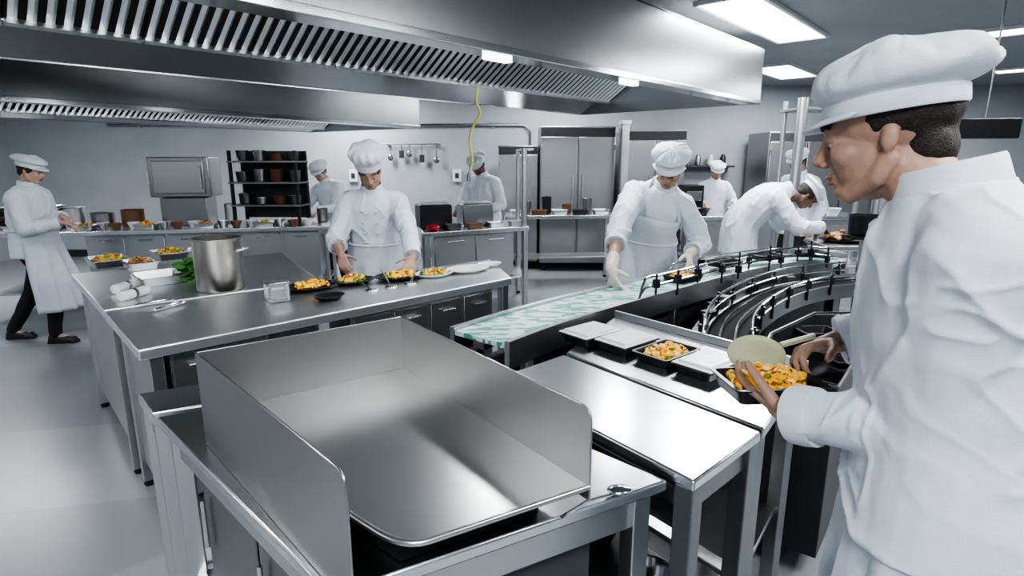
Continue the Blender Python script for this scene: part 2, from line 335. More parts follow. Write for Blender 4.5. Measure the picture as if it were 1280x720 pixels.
# big pan
pz=.95; TZ=1.12
A,B,Cc,D=[P(*c,TZ) for c in((243,440),(502,395),(742,510),(430,592))]
pan=thing('open_pan','large open steel pan with tall upright guards on foreground table','pan',(cen([A,B,Cc,D]).x,cen([A,B,Cc,D]).y,FTz))
def plate(a,b,z0,z1,r,name,ra=True,rb=True,th=.005):
    a=V((a.x,a.y,0));b=V((b.x,b.y,0));e=(b-a).normalized();L=(b-a).length; pts=[(0,z0),(L,z0)]
    if rb: pts+=[(L-r+r*math.cos(g),z1-r+r*math.sin(g)) for g in [math.pi/2*k/6 for k in range(7)]]
    else: pts+=[(L,z1)]
    if ra: pts+=[(r-r*math.sin(g),z1-r+r*math.cos(g)) for g in [math.pi/2*k/6 for k in range(7)]]
    else: pts+=[(0,z1)]
    n=V((-e.y,e.x,0))*th
    return MB().slab([a+e*s+Z*z for s,z in pts],n).build(name,STPG,pan,bev=.0015)
plate(A,D,.862,TZ,.03,'left_guard',ra=False)
plate(B,A,.90,TZ,.02,'rear_guard',ra=False,rb=False)
plate(Cc,B,.915,TZ,.03,'right_guard',rb=False)
fl=[V3(A.x,A.y),V3(B.x,B.y),V3(Cc.x,Cc.y)]+[P(505,684,pz),P(436,640,pz)]
fl=[fl[0]+V3(.006,0),fl[1]+V3(0,-.006),fl[2]+V3(-.004,.0)]+fl[3:]
p2,p3,p4=fl[2],V3(fl[3].x,fl[3].y),V3(fl[4].x,fl[4].y)
cr=[]
for k in range(7):
    t_=k/6; a_=p3.lerp(p2,.12); b_=p3.lerp(p4,.5); cr.append(a_*(1-t_)**2+p3*2*t_*(1-t_)+b_*t_**2)
flr=fl[:3]+cr+[p4]
MB().prism(flr,pz-.006,pz).build('pan_floor',STP,pan,bev=.002)
c5=cen(fl); MB().tube([V3(p.x,p.y,pz-.004) for p in [p2]+cr+[p4]],.0065).build('front_rim',STP,pan)
MB().prism([V3(c5.x+(p.x-c5.x)*.78,c5.y+(p.y-c5.y)*.78) for p in fl],FTz+.001,pz-.006).build('support_frame',BLK2,pan,bev=.004)
# T2
T2=[V3(.418,1.185,.88),V3(.677,1.431,.88),V3(.197,2.067,.88),V3(-.062,1.821,.88)]
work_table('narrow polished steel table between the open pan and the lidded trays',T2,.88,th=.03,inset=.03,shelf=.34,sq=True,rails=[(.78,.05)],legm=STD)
for i,(u,v) in enumerate([(.35,.25),(.6,.6),(.4,.85)]):
    c=bil(T2,u,v); c=V3(c.x,c.y,.341); t=thing('storage_bowl',['steel bowl nearest the front on the shelf under the polished table','black bowl in the middle of the shelf under the polished table','rear steel bowl on the shelf under the polished table'][i],'bowl',c,0)
    s_=.85; MB().lathe([(.05*s_,0),(.06*s_,0),(.1*s_,.09),(.105*s_,.095),(.096*s_,.092),(.055*s_,.01)],Matrix.Translation(c),28).build('bowl_body',[CHR,BLK,ST][i],t)
sp_=thing('added_spoon','steel spoon shape added for a pale blurred reflection on the foreground table by the pan','spoon',P(715,640,FTz))  # spoon added where the tabletop holds a pale blur, read mainly as reflection
pa=P(700,648,FTz+.006); pb=P(765,618,FTz+.006); MB().tube([pa,pa.lerp(pb,.5)+Z*.012,pb],[.005,.0035,.004],8).build('handle',CHR,sp_)
MB().ell(pb+V((.02,.012,.004)),(.03,.02,.008)).build('bowl',CHR,sp_)
# T3
q1=P(1008,462,.885); q2=P(768,396,.885)
T3=[V3(.206,2.075,.885),V3(.688,1.440,.885),V3(q1.x,q1.y,.885),V3(q2.x,q2.y,.885)]
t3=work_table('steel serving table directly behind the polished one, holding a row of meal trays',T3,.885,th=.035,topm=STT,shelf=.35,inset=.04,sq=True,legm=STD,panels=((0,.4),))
a_,b_=T3[3],T3[2]; MB().slab([a_,b_,b_+Z*.03,a_+Z*.03],(.008,.006,0)).build('upstand',ST,t3)
def open_box(m,c,w,d,h,rz,t=.004,tap=.88,rim=.008):
    M=Matrix.Rotation(rz,3,'Z'); c=V(c)
    def rg(sw,sd,z,r=.18):
        pts=[]; ww,dd=sw/2,sd/2; rr=min(ww,dd)*r
        for cx,cy,a0 in((ww-rr,dd-rr,0),(-ww+rr,dd-rr,90),(-ww+rr,-dd+rr,180),(ww-rr,-dd+rr,270)):
            for k in range(4):
                g=R_(a0+30*k); pts.append(c+M@V((cx+rr*math.cos(g),cy+rr*math.sin(g),z)))
        return pts
    m.loft([rg(w*tap,d*tap,0),rg(w,d,h-.004),rg(w+rim*2,d+rim*2,h-.003),rg(w+rim*2,d+rim*2,h),rg(w-t,d-t,h),rg(w*tap-t*2,d*tap-t*2,t)])
    return m
def tray(label,c,w,d,h,rz,m=BLK,lid=None,name='meal_tray',cat='tray',group=None):
    t=thing(name,label,cat,c,rz,group)
    open_box(MB(),c,w,d,h,rz).build('tray_base',m,t)
    if lid:
        mm=MB(); mm.box(V(c)+Z*(h+.003),(w+.008,d+.008,.005),rz); mm.box(V(c)+Z*(h+.009),(w*.86,d*.86,.01),rz)
        mm.build('lid',lid,t,bev=.004)
    return t
def food(label,c,rx,ry,h,rz,m,n=40,s=.014,name='food_pile',cat='food'):
    mm=MB(); M=Matrix.Rotation(rz,3,'Z'); c=V(c)
    for i in range(n):
        a=random.uniform(0,6.28); r=math.sqrt(random.random()); x,y=r*math.cos(a)*rx,r*math.sin(a)*ry
        x=max(-rx*.9,min(rx*.9,x*1.1)); y=max(-ry*.9,min(ry*.9,y*1.1))
        zz=h*(1-.6*r*r)*random.uniform(.5,1); k=s*random.uniform(.6,1.2)
        Rm=Matrix.Rotation(random.uniform(0,3),3,'Z')@Matrix.Rotation(random.uniform(0,3),3,'X')
        mm.ell(c+M@V((x,y,0))+Z*max(zz,k*.6),(k,k*.75,k*.55),Rm,8,5)
    mm.ell(c+Z*h*.3,(rx*.9,ry*.9,h*.45),M,16,6)
    o=mm.build(name,m); return tag(o,label,cat,kind='stuff')
TRZ=R_(-50)
TW,TD,TH=.143,.205,.035
tc=[P(738,414,.92),P(784,424,.92),P(833,437,.92),P(885,452,.92)]
lab=['film-lidded meal tray farthest left on the serving table','film-lidded meal tray second from left on the serving table','open black meal tray of yellow food between lidded trays','film-lidded meal tray beside the chef scoop on the serving table']
for i,c in enumerate(tc):
    c=V3(c.x,c.y,.886); tray(lab[i],c,TW,TD,TH,TRZ,BLK,FILM if i!=2 else None,group='meal trays on the serving table')
    if i==2: food('diced yellow food filling the open tray on the serving table',c+Z*.012,.06,.085,.042,TRZ,FOODY,90,.013)
# ---------------------------------------------------------------- conveyor
cz=.9
path=crv([P(*c,cz) for c in((598,421),(680,394),(760,372),(830,354),(890,339),(940,329),(995,323),(1050,328))],5)
cv=thing('conveyor','long curving conveyor with teal-marked pale belt and side guards','conveyor',V3(path[0].x,path[0].y,0))
ribbon(MB(),path,-.135,.135,cz-.02,cz).build('belt',BELT,cv)
for s in(-1,1): ribbon(MB(),path,s*.14,s*.165,cz-.10,cz+.012).build('side_frame',ST,cv)
ribbon(MB(),path,-.03,.03,cz-.05,cz-.02).build('spine',STD,cv)
ribbon(MB(),path,-.12,.12,.25,.75).build('skirt',DGR,cv)
ns=nrm2(path)
for i in range(2,len(path),6):
    for s in(-1,1):
        p=path[i]+ns[i]*s*.14; MB().box((p.x,p.y,(cz-.1)/2),(.04,.04,cz-.1),.7).build('leg',ST,cv,bev=.003)
for o_,zz,st in((-.155,.96,11),(-.155,1.01,11),(.155,.95,18),(.05,.925,18),(-.05,.925,18)):
    ra=[p+n*o_ for p,n in zip(path,ns)][st:]; pts_=[V3(p.x,p.y,zz) for p in ra]
    if zz>=.95: pts_=[V3(ra[0].x,ra[0].y,cz+.01)+(ra[0]-ra[1]).normalized()*.05]+pts_
    MB().tube(crv(pts_,2),.0065,8).build('guard_rail',CHR,cv)
random.seed(3)
for i in range(12,len(path),2):
    p=path[i]-ns[i]*.165; p=V3(p.x,p.y,0)+V3(random.uniform(-.03,.03),random.uniform(-.03,.03))*.6; zt=random.choice([1.0,1.02,1.05]); MB().tube([p+Z*zt,p+Z*.88],.006,8).box(p+Z*random.choice([.94,.97]),(.03,.026,.045),random.random()).build('bracket',BLK,cv)
# second, dark line beside it, receding
ip=crv([P(*c,.86) for c in((908,432),(915,408),(935,388),(968,370),(1010,358),(1070,352))],6)
ic=thing('return_conveyor','narrow dark conveyor with thin chrome guide rails behind the trays','conveyor',V3(ip[0].x,ip[0].y,0))
ribbon(MB(),ip,-.08,.08,.82,.86).build('belt',BLK2,ic)
for s in(-1,1): ribbon(MB(),ip,s*.085,s*.095,.79,.872).build('side_frame',STD,ic)
ins=nrm2(ip)
for o_,zz in((.092,.92),(.092,.965),(-.092,.93),(.03,.885),(-.03,.885)):
    pts_=[V3(*(p+n*o_).xy,zz) for p,n in zip(ip,ins)]
    if zz>.9: pts_=[V3(pts_[0].x,pts_[0].y,.86)-(ip[1]-ip[0]).normalized()*.04]+pts_
    MB().tube(crv(pts_,2),.006,8).build('guide_rail',CHR,ic)
for i in range(1,len(ip),4):
    for o_ in(.10,-.10):
        p=ip[i]+ins[i]*o_; p=V3(p.x,p.y,0); MB().tube([p+Z*(.975 if o_>0 else .94),p+Z*.82],.006,8).box(p+Z*.91,(.026,.022,.04),i*.3).build('bracket',BLK,ic)
for i in (3,15,27):
    p=ip[i]; MB().box((p.x,p.y,.41),(.06,.06,.82),.5).build('leg',STD,ic,bev=.003)
# low machine housing between the two lines
mid=[P(*c,.8) for c in((862,412),(885,418),(905,385),(975,362),(1040,352),(1040,345),(960,352),(895,368))]
mh=thing('drive_housing','low dark steel drive housing between the two conveyor lines','machine',V3(cen(mid).x,cen(mid).y,0))
MB().prism(mid,.05,.79).build('housing',DGR,mh,bev=.004)
for i,(px,py) in enumerate([(885,400),(903,380),(940,364),(985,354)]):
    c=P(px,py,.8); MB().box((c.x,c.y,.82),(.07,.06,.06),.6+i*.4).build('junction_box',[BLK,GRP][i%2],mh,bev=.004)
bq=[P(*c,.86) for c in((945,446),(1050,466),(1090,404),(1075,378),(1020,378),(965,402))]
bn=thing('sorting_bin','dark open-topped bin beside the narrow dark conveyor','bin',V3(cen(bq).x,cen(bq).y,0))
cc=cen(bq); inn=[cc+(p-cc)*.95 for p in bq]
MB().loft([[V3(p.x,p.y,.1) for p in bq],[V3(p.x,p.y,.80) for p in bq],[V3(p.x,p.y,.80) for p in inn],[V3(p.x,p.y,.6) for p in inn]]).build('bin_body',DGR,bn,bev=.004,smooth=False)
for p in inn[:5:2]: MB().tube([(p.x,p.y,0),(p.x,p.y,.12)],.02).build('foot',BLK,bn)
MB().tube([V3(p.x,p.y,.803) for p in bq],.006,8,True).build('rim',STD,bn)
for i in range(5):
    c=cc.lerp(inn[i],.5); tray('black empty tray stacked loosely in the dark bin, %s'%['nearest the chef hand','at the near corner','at the far right','at the far edge','next to the chrome rails'][i],V3(c.x,c.y,.601+.036*i),.17,.13,.035,i*.8,BLK,name='meal_tray',group=None)
for i,(px,py,rz) in enumerate([(853,350,30),(905,338,35),(955,329,20),(1010,325,0)]):
    c=P(px,py,.903); zt=.903 if i==0 else .934; tray(['black tray of yellow food on the conveyor before the gloved chef','dark empty tray second on the conveyor','dark empty tray third on the conveyor','dark empty tray last on the conveyor bend'][i],V3(c.x,c.y,zt),.2,.15,.035,R_(rz),BLK,group='trays riding on the conveyor')
    if i==0: food('yellow food in the tray on the conveyor',c+Z*.01,.08,.055,.04,R_(rz),FOODY,40,.014)
# ---------------------------------------------------------------- left tables
t1=[P(172,438,.9),P(640,347,.9),P(612,324,.9),P(130,390,.9)]
work_table('long steel prep table with plated food in front of the toque-wearing chef',t1,.9,inset=.06,shelf=.16,sq=True,panels=((3,.14),),topm=STI)
t2=[P(129,387,.9),P(400,350,.9),P(352,315,.9),P(88,342,.9)]
work_table('left rear prep table with vegetable pans and a tall pot',t2,.898,inset=.05,shelf=.16,sq=True,panels=((3,.14),),topm=STI)
def cabinet(label,q,z0,z1,nd_,face=(0,1),m=ST,dm=ST):
    cb=thing('base_cabinet',label,'cabinet',V3(cen(q).x,cen(q).y,z0))
    MB().prism(q,z0,z1).build('body',m,cb,bev=.004)
    a,b=q[face[0]],q[face[1]]; e=(b-a).normalized(); nn=V((e.y,-e.x,0))*.015
    for i in range(nd_):
        p0=a.lerp(b,i/nd_+.01); p1=a.lerp(b,(i+1)/nd_-.01); d=MB().slab([(p0.x,p0.y,z0+.015),(p1.x,p1.y,z0+.015),(p1.x,p1.y,z1-.02),(p0.x,p0.y,z1-.02)],nn).build('door',dm,cb,bev=.003)
        h0=p0.lerp(p1,.3)+nn*2.2; h1=p0.lerp(p1,.7)+nn*2.2; MB().tube([(h0.x,h0.y,z1-.07),(h1.x,h1.y,z1-.07)],.007).build('handle',CHR,d)
    return cb
cabinet('low steel cabinet with doors under the right part of the long prep table',[bil(t1,*w) for w in((.46,.14),(.93,.14),(.93,.85),(.46,.85))],.165,.84,4)
cabinet('steel cabinet under the left end of the long prep table',[bil(t1,*w) for w in((.06,.16),(.26,.16),(.26,.85),(.06,.85))],.165,.84,2,dm=ST)
cabinet('steel base cabinet below the vegetable pans at left',[bil(t2,*w) for w in((.09,.1),(.9,.1),(.9,.88),(.09,.88))],.165,.85,1,face=(3,0))
cq=P(362,412,.75)
t=thing('storage_crate','steel crate in the open bay under the long prep table','crate',V3(cq.x,cq.y,.161))
open_box(MB(),V3(cq.x,cq.y,.161),.22,.3,.5,R_(44),tap=.96).build('crate_body',STD,t)
m=MB(); m.ell((cq.x,cq.y,.71),(.1,.1,.05)).ell((cq.x+.04,cq.y+.04,.735),(.07,.07,.045)).ell((cq.x-.05,cq.y-.05,.735),(.06,.05,.045))
blob(m,'folded_cloth',APR,None,.01,2,lambda p:.012*noise.noise(p*18)); tag(bpy.data.objects['folded_cloth'],'crumpled white cloth in the crate under the prep table','cloth')
pc=P(277,361,.9); pot=thing('stock_pot','tall dull steel stock pot standing on the left prep table','pot',pc)
MB().lathe([(.115,0),(.122,.01),(.122,.275),(.128,.282),(.128,.288),(.117,.288),(.116,.02)],Matrix.Translation(pc),40).build('pot_body',STW,pot)
for s in(-1,1):
    M=Matrix.Translation(pc); h=[M@V((.12*s,-.04,.22)),M@V((.15*s,-.035,.225)),M@V((.15*s,.035,.225)),M@V((.12*s,.04,.22))]; MB().tube(crv(h,4),.007,8).build('handle',ST,pot)
def dish(label,c,rx,ry,rz,m,h=.02,name='plate'):
    t=MB(); M=Matrix.Translation(V(c))@Matrix.Rotation(rz,4,'Z')@Matrix.Diagonal((rx,ry,1,1))
    t.lathe([(.6,0),(.65,0),(1,h),(1,h+.004),(.93,h+.003),(.6,.006)],M,32); return tag(t.build(name,m),label,name.replace('_',' '),'plates on the prep table')
for i,(px,py,r,m,fm,lb,fl_) in enumerate([(390,361,.15,BLK,FOODY,'black oval plate of yellow food next to the glass jar','yellow food on the plate next to the glass jar'),(442,354,.13,BLK,FOODM,'black plate of green and brown food by the chef hand','green and brown food on the plate by the chef hand'),(500,348,.16,BLK,FOODY,'dark plate of yellow food in front of the toque-wearing chef','yellow food on the plate before the toque-wearing chef'),(543,345,.13,WPL,FOODM,'white plate with a little food right of the dark plate','small heap of food on the white plate'),(585,339,.15,WPL,None,'empty white plate nearest the right end of the prep table',''),(612,333,.09,WPL,None,'small empty white dish at the far right table end','')]):
    c=P(px,py,.901); dish(lb,c,r,r*.72,R_(42),m)
    if fm: food(fl_,c+Z*.006,r*.6,r*.42,.045,R_(42),fm,45,.017)
c=P(412,374,.901); dish('small dark empty dish at the front edge of the prep table',c,.08,.06,R_(42),BLK)
c=P(347,376,.901); t=thing('glass_jar','small clear square jar with steel lid on the prep table','jar',c)
MB().box(c+Z*.045,(.1,.1,.09),.7).build('jar_body',GLS,t,bev=.01); MB().box(c+Z*.096,(.105,.105,.012),.7).build('lid',CHR,t,bev=.003)
for i in range(3):
    c0=P(465+i*24,363-i*4,.905); c1=P(430+i*46,340-i*3,.94); t=thing('ladle',['steel ladle resting across the plate of greens','steel serving spoon resting beside the yellow plate','steel serving spoon by the white plate'][i],'ladle',c0)
    MB().tube([c0,c0.lerp(c1,.5)+Z*.01,c1],.005,8).build('handle',CHR,t); MB().ell(c0,(.035,.03,.014)).build('bowl',CHR,t)
for i,(px,py,w,d,lb,fm,fl_) in enumerate([(136,331,.22,.3,'steel pan of chopped yellow and green vegetables at table corner',FOODM,'chopped mixed vegetables in the corner pan'),(212,322,.2,.28,'steel pan of red and green vegetables behind the empty wide pan',FOODM,'red and green vegetables in the rear pan'),(200,352,.24,.28,'wide empty steel pan left of the greens',None,''),(176,335,.17,.24,'steel pan of browned food between the two vegetable pans',FOODB,'browned food between the vegetable pans')]):
    c=P(px,py,.9); tray(lb,c,w,d,.05,R_(45),ST,name='food_pan',cat='pan',group='steel food pans on the left table')
    if fm: food(fl_,c+Z*.014,w*.38,d*.38,.06,R_(45),fm,60,.018)
for i,(x0_,y0_,x1_,y1_) in enumerate([(143,362,172,352),(150,371,184,362)]):
    a_=P(x0_,y0_,.926); b_=P(x1_,y1_,.926); t=thing('rolled_towel',['rolled white towel at the left edge of the prep table','rolled white towel nearer the table front corner'][i],'towel',a_.lerp(b_,.5)-Z*.026)
    MB().tube([a_,a_.lerp(b_,.02),a_.lerp(b_,.98),b_],[.018,.025,.025,.018],16).build('roll',WPL,t); MB().tube([a_.lerp(b_,.45),a_.lerp(b_,.55)],.0262,16).build('band',STD,t)
m=MB(); c=P(240,351,.9)
for i in range(60):
    a=random.uniform(0,6.28); r=random.uniform(0,.07); Rm=Matrix.Rotation(a,3,'Z')@Matrix.Rotation(random.uniform(-1,1),3,'X'); m.ell(c+V((r*math.cos(a),r*math.sin(a),random.uniform(.02,.14-r*.6))),(.035,.022,.006),Rm,8,5)
tag(m.build('leafy_greens',GRN),'bunch of dark leafy greens beside the stock pot','greens',kind='stuff')
for i,(px,py) in enumerate([(192,378),(212,382)]):
    c=P(px,py,.915); d=V((math.cos(.8+i*.5),math.sin(.8+i*.5),0))*.08; t=thing('tongs',['steel tongs in front of the empty wide pan','second steel tongs nearer the stock pot'][i],'tongs',c)
    for s in(-1,1): MB().tube([c-d,c+d*.4+V((-d.y,d.x,0))*s*.22,c+d+V((-d.y,d.x,0))*s*.1],.006,8).build('arm',CHR,t)
# rear left counter
c3=[V3(-5.3,5.5,.9),V3(-1.95,6.22,.9),V3(-2.12,7.05,.9),V3(-5.5,6.35,.9)]
work_table('long rear steel counter along the back left',c3,.9,inset=.08,shelf=.28)
cabinet('long row of steel cabinets under the rear left counter',[bil(c3,*w) for w in((.28,.2),(.95,.2),(.95,.88),(.28,.88))],.285,.85,6,dm=ST)
def on3(u,v,z=.901): p=bil(c3,u,v); return V3(p.x,p.y,z)
q=on3(.545,.64); t=thing('steamer_cabinet','square steel steamer cabinet on a stand on rear counter','appliance',q,R_(12))
MB().box(q+Z*.52,(.60,.46,.42),R_(12)).build('body',STD,t,bev=.01)
MB().box(q+Z*.52+V((.05,-.235,0)),(.50,.02,.34),R_(12)).build('door',STG,t,bev=.006)
MB().tube([q+V((.27,-.22,.4)),q+V((.27,-.22,.64))],.01).build('handle',CHR,t)
MB().box(q+Z*.15,(.46,.38,.3),R_(12)).build('stand',STD,t,bev=.006)
q=on3(.795,.64); t=thing('pan_rack','dark open rack with pans standing on the rear counter','rack',q,R_(12))
for dx in(-.36,.36):
    for dy in(-.15,.15): MB().box(q+V((dx,dy,.4)),(.03,.03,.8)).build('post',BLK,t)
for z in(.2,.45,.68): MB().box(q+Z*z,(.78,.34,.02)).build('shelf',STD,t,bev=.002)
MB().box(q+V((0,.17,.42)),(.76,.01,.76)).build('back_panel',DGR,t)
for i in range(12):
    zz=[.211,.461,.691][i//4]
    c=q+V((-.28+.19*(i%4)+random.uniform(-.015,.015),-.02,zz)); hh_=random.uniform(.07,.16) if i<8 else random.uniform(.05,.14); rr=random.uniform(.9,1.12)
    o=MB().lathe([(.055*rr,0),(.062*rr,.008),(.068*rr,hh_-.005),(.072*rr,hh_),(.06*rr,hh_),(.055*rr,.02)],Matrix.Translation(c),20).build('saucepan',[STD,BRN,ST][(i*2+i//4)%3])
    tag(o,'%s saucepan on the %s rack shelf, %s'%([ 'dark','brown','bright'][(i*2+i//4)%3],['lower','middle','top'][i//4],['leftmost','second from left','third from left','rightmost'][i%4]),'saucepan','saucepans on the pan rack')
kinds=['shallow steel tray','steel bowl','brown bowl','white bowl']
for i in range(20):
    u=.12+.042*i
    c=on3(u,.16+.08*(i%2)); k=i%4
    if k==0:
        tray('shallow steel tray of food number %d from the left on the rear counter'%(i+1),c,.2,.2,.05,R_(12),ST,name='food_pan',cat='pan',group='trays on the rear counter')
        food('food heaped in rear counter tray number %d from the left'%(i+1),c+Z*.014,.07,.07,.06,0,[FOODB,FOODM,FOODY][i//4%3],30,.02)
    else:
        s_=.7; o=MB().lathe([(.04*s_,0),(.05*s_,.0),(.085*s_,.06),(.088*s_,.064),(.08*s_,.062),(.045*s_,.008)],Matrix.Translation(c),24).build('mixing_bowl',[None,ST,BRN,WPL][k]); tag(o,'%s in the cluttered row along the rear counter'%kinds[k],'bowl','%ss on the rear counter'%kinds[k])
for i in range(7):
    c=on3(.10,.6,.901+i*.032); tray('flat baking tray in the stack at the left end of rear counter',c,.5,.36,.03,R_(12+random.uniform(-4,4)),[ST,BRN,STD][i%3],name='baking_tray',cat='baking tray',group='stacked baking trays')
for i,u in enumerate((.215,.295,.38,.668,.955)):
    c=on3(u,.6); rr=.11 if i<3 else .06; o=MB().lathe([(rr-.01,0),(rr,.01),(rr,[.2,.14,.17,.22,.15][i]),(rr+.005,[.205,.145,.175,.225,.155][i]),(rr-.01,[.2,.14,.17,.22,.15][i]),(rr-.01,.02)],Matrix.Translation(c),24).build('stock_pot',[ST,STD,BRN,ST,STD][i]); tag(o,['steel pot right of the baking tray stack on the rear counter','dark pot two along from the baking tray stack','brown pot left of the steamer cabinet','narrow steel pot between steamer cabinet and pan rack','narrow dark pot at the right end of the rear counter'][i],'pot')
# rear centre table
c4=[P(528,291,.9),P(662,283,.9),V3(.12,6.95,.9),V3(-1.05,6.45,.9)]
t4=work_table('rear centre steel table with tall post behind the toque-wearing chef',c4,.9,inset=.05,shelf=.35,sq=True)
cabinet('steel cabinet under the rear centre table',[bil(c4,*w) for w in((.1,.15),(.85,.15),(.85,.85),(.1,.85))],.355,.85,2,dm=ST)
p=bil(c4,.95,.1); MB().tube([(p.x,p.y,.9),(p.x,p.y,1.72)],.032,14).build('post',ST,t4)
p2=bil(c4,.95,.9); MB().tube([(p2.x,p2.y,.9),(p2.x,p2.y,1.72)],.025,14).build('post',ST,t4)
MB().slab([V3(p.x-.02,p.y,1.7),V3(p2.x-.02,p2.y,1.7),V3(p2.x+.1,p2.y,1.7),V3(p.x+.1,p.y,1.7)],Z*.02).build('overshelf',ST,t4)
for i,(u,m_) in enumerate([(.12,BLK),(.5,STD)]):
    q=bil(c4,u,.55); q=V3(q.x,q.y,.901); t=thing('counter_appliance',['black box appliance behind the toque-wearing chef','dark grey box appliance right of the black one'][i],'appliance',q,R_(20))
    MB().box(q+Z*.12,(.34,.3,.24),R_(20)).build('body',m_,t,bev=.012); MB().box(q+Z*.25,(.3,.26,.02),R_(20)).build('lid',ST,t,bev=.004)
c=bil(c4,.1,.15); c=V3(c.x,c.y,.9)
m=MB().ell(c+Z*.03,(.07,.05,.03)); blob(m,'red_cloth',RED,None,.01,2,lambda p:.012*noise.noise(p*20)); tag(bpy.data.objects['red_cloth'],'crumpled red cloth on the rear centre table','cloth')
for i in range(4):
    c=bil(c4,.28+.2*i,.2); c=V3(c.x,c.y,.901); tray('%s tray on the rear centre table front edge'%['black','brown','steel','dark steel'][i],c,.16,.13,.05,R_(15),[BLK,BRN,ST,STD][i],name='food_pan',cat='pan')
def fridge(label,x0,x1,y,h,nd_,m=STG,name='refrigerator'):
    t=thing(name,label,name.replace('_',' '),((x0+x1)/2,y+.4,0)); w=x1-x0
    MB().box(((x0+x1)/2,y+.4,h/2+.06),(w,.78,h-.12)).build('body',m,t,bev=.006)
    for i in range(nd_):
        dw=w/nd_; cx=x0+dw*(i+.5); d=MB().box((cx,y-.005,h*.53),(dw-.02,.04,h*.80)).build('door',STG,t,bev=.008)
        hx=cx+(dw/2-.07)*(1 if i%2==0 else -1); MB().tube([(hx,y-.05,h*.42),(hx,y-.05,h*.68)],.012).build('handle',ST,d)
        for zz in(.2,.86): MB().box((cx-(dw/2-.02)*(1 if i%2==0 else -1),y-.03,h*zz),(.03,.02,.07)).build('hinge',STD,d,bev=.002)
    MB().box(((x0+x1)/2,y,h*.97-.02),(w-.02,.03,h*.06)).build('vent_panel',DGR,t)
    for sx in(x0+.07,x1-.07):
        for sy in(y+.08,y+.7): MB().tube([(sx,sy,0),(sx,sy,.13)],.025).build('leg',BLK,t)
fridge('short steel refrigerator left of the tall double-door one',-.2,.38,8.45,1.8,1)
fridge('tall double-door steel refrigerator at the back centre',.40,1.46,8.3,2.06,2)
fridge('tall steel refrigerator partly hidden behind the gloved chef',1.62,2.5,8.45,2.02,2)
fridge('tall steel cabinet at the back right beyond the steel post rack',3.75,5.4,8.6,2.0,3,name='storage_cabinet')
t=thing('steel_partition','tall steel post frame beside the back refrigerators','partition',(1.52,7.9,0))
MB().box((1.53,7.99,1.03),(.09,.09,2.06)).build('post',ST,t,bev=.004); MB().box((1.53,8.16,1.03),(.09,.09,2.06)).build('post',STD,t,bev=.004); MB().box((1.53,8.07,2.09),(.12,.3,.06)).build('cross_bar',ST,t,bev=.004)
cE=[V3(-.1,7.35,.9),V3(1.35,7.5,.9),V3(1.35,7.95,.9),V3(-.1,7.8,.9)]
work_table('low steel counter in front of the back refrigerators',cE,.9,inset=.05,shelf=.35,sq=True)
for i in range(5):
    c=bil(cE,.12+.19*i,.35); c=V3(c.x,c.y,.901); tray('%s on the counter before the back refrigerators'%['leftmost steel tray','second tray, brown','middle steel tray','fourth tray, black','rightmost steel tray'][i],c,.2,.2,.06,0,[ST,BRN,ST,BLK,ST][i],name='food_pan',cat='pan')
for i in range(4):
    c=bil(cE,.2+.19*i,.82); c=V3(c.x,c.y,.901); hh_=[.16,.22,.12,.2][i]; o=MB().lathe([(.05,0),(.06,0),(.065,hh_-.005),(.07,hh_),(.055,hh_),(.05,.02)],Matrix.Translation(c),20).build('canister',[STD,BLK,BRN,STD][i]); tag(o,['leftmost dark steel','tall black','short brown','rightmost dark steel'][i]+' canister on the counter before the refrigerators','canister')
t=thing('utensil_rail','wall rail for hanging utensils behind the toque-wearing chef','rail',(-1.6,9.55,1.85))
MB().tube([(-2.1,9.54,1.85),(-1.15,9.54,1.85)],.008).build('rail',STD,t)
for x in(-2.0,-1.25): MB().box((x,9.57,1.85),(.04,.06,.04)).build('bracket',ST,t)
for i in range(5):
    x=-1.98+i*.18+random.uniform(-.05,.05); L=random.uniform(.03,.2); kn=['ladle','spatula','skimmer','whisk'][i%4]; t=thing('hanging_utensil','dark hanging %s on the wall rail'%kn,'utensil',(x,9.52,1.84),0,'hanging %ss on the wall rail'%kn)
    MB().tube([(x,9.52,1.84),(x,9.52,1.84-L)],.008).build('handle',STD,t)
    (MB().ell((x,9.51,1.79-L),(.05,.02,.055)) if i%2==0 else MB().box((x,9.51,1.79-L),(.08,.02,.12))).build('head',[STD,DGR][i%2],t,bev=.003)
t=thing('wall_pipe','slim grey pipe running along the back wall above the shelves','pipe',(0,9.55,2.15))
MB().tube([(-6.5,9.55,2.15),(.2,9.55,2.15),(.3,9.55,2.05),(.3,9.55,.2)],.02,10).build('pipe_run',STD,t)
for x in(-6,-4,-2,-.3): MB().box((x,9.575,2.15),(.04,.05,.08)).build('clamp',ST,t)
for i,(x,z) in enumerate([(-5.9,1.3),(-.9,1.35),(-2.6,1.35)]):
    t=thing('switch_box','small grey switch box on the back wall %s'%['behind the walking woman','near the black appliance','behind the leaning cook'][i],'switch box',(x,9.58,z)); MB().box((x,9.57,z),(.14,.05,.2)).build('box_body',WPL,t,bev=.005); MB().box((x,9.54,z),(.06,.012,.08)).build('switch',DGR,t,bev=.002)
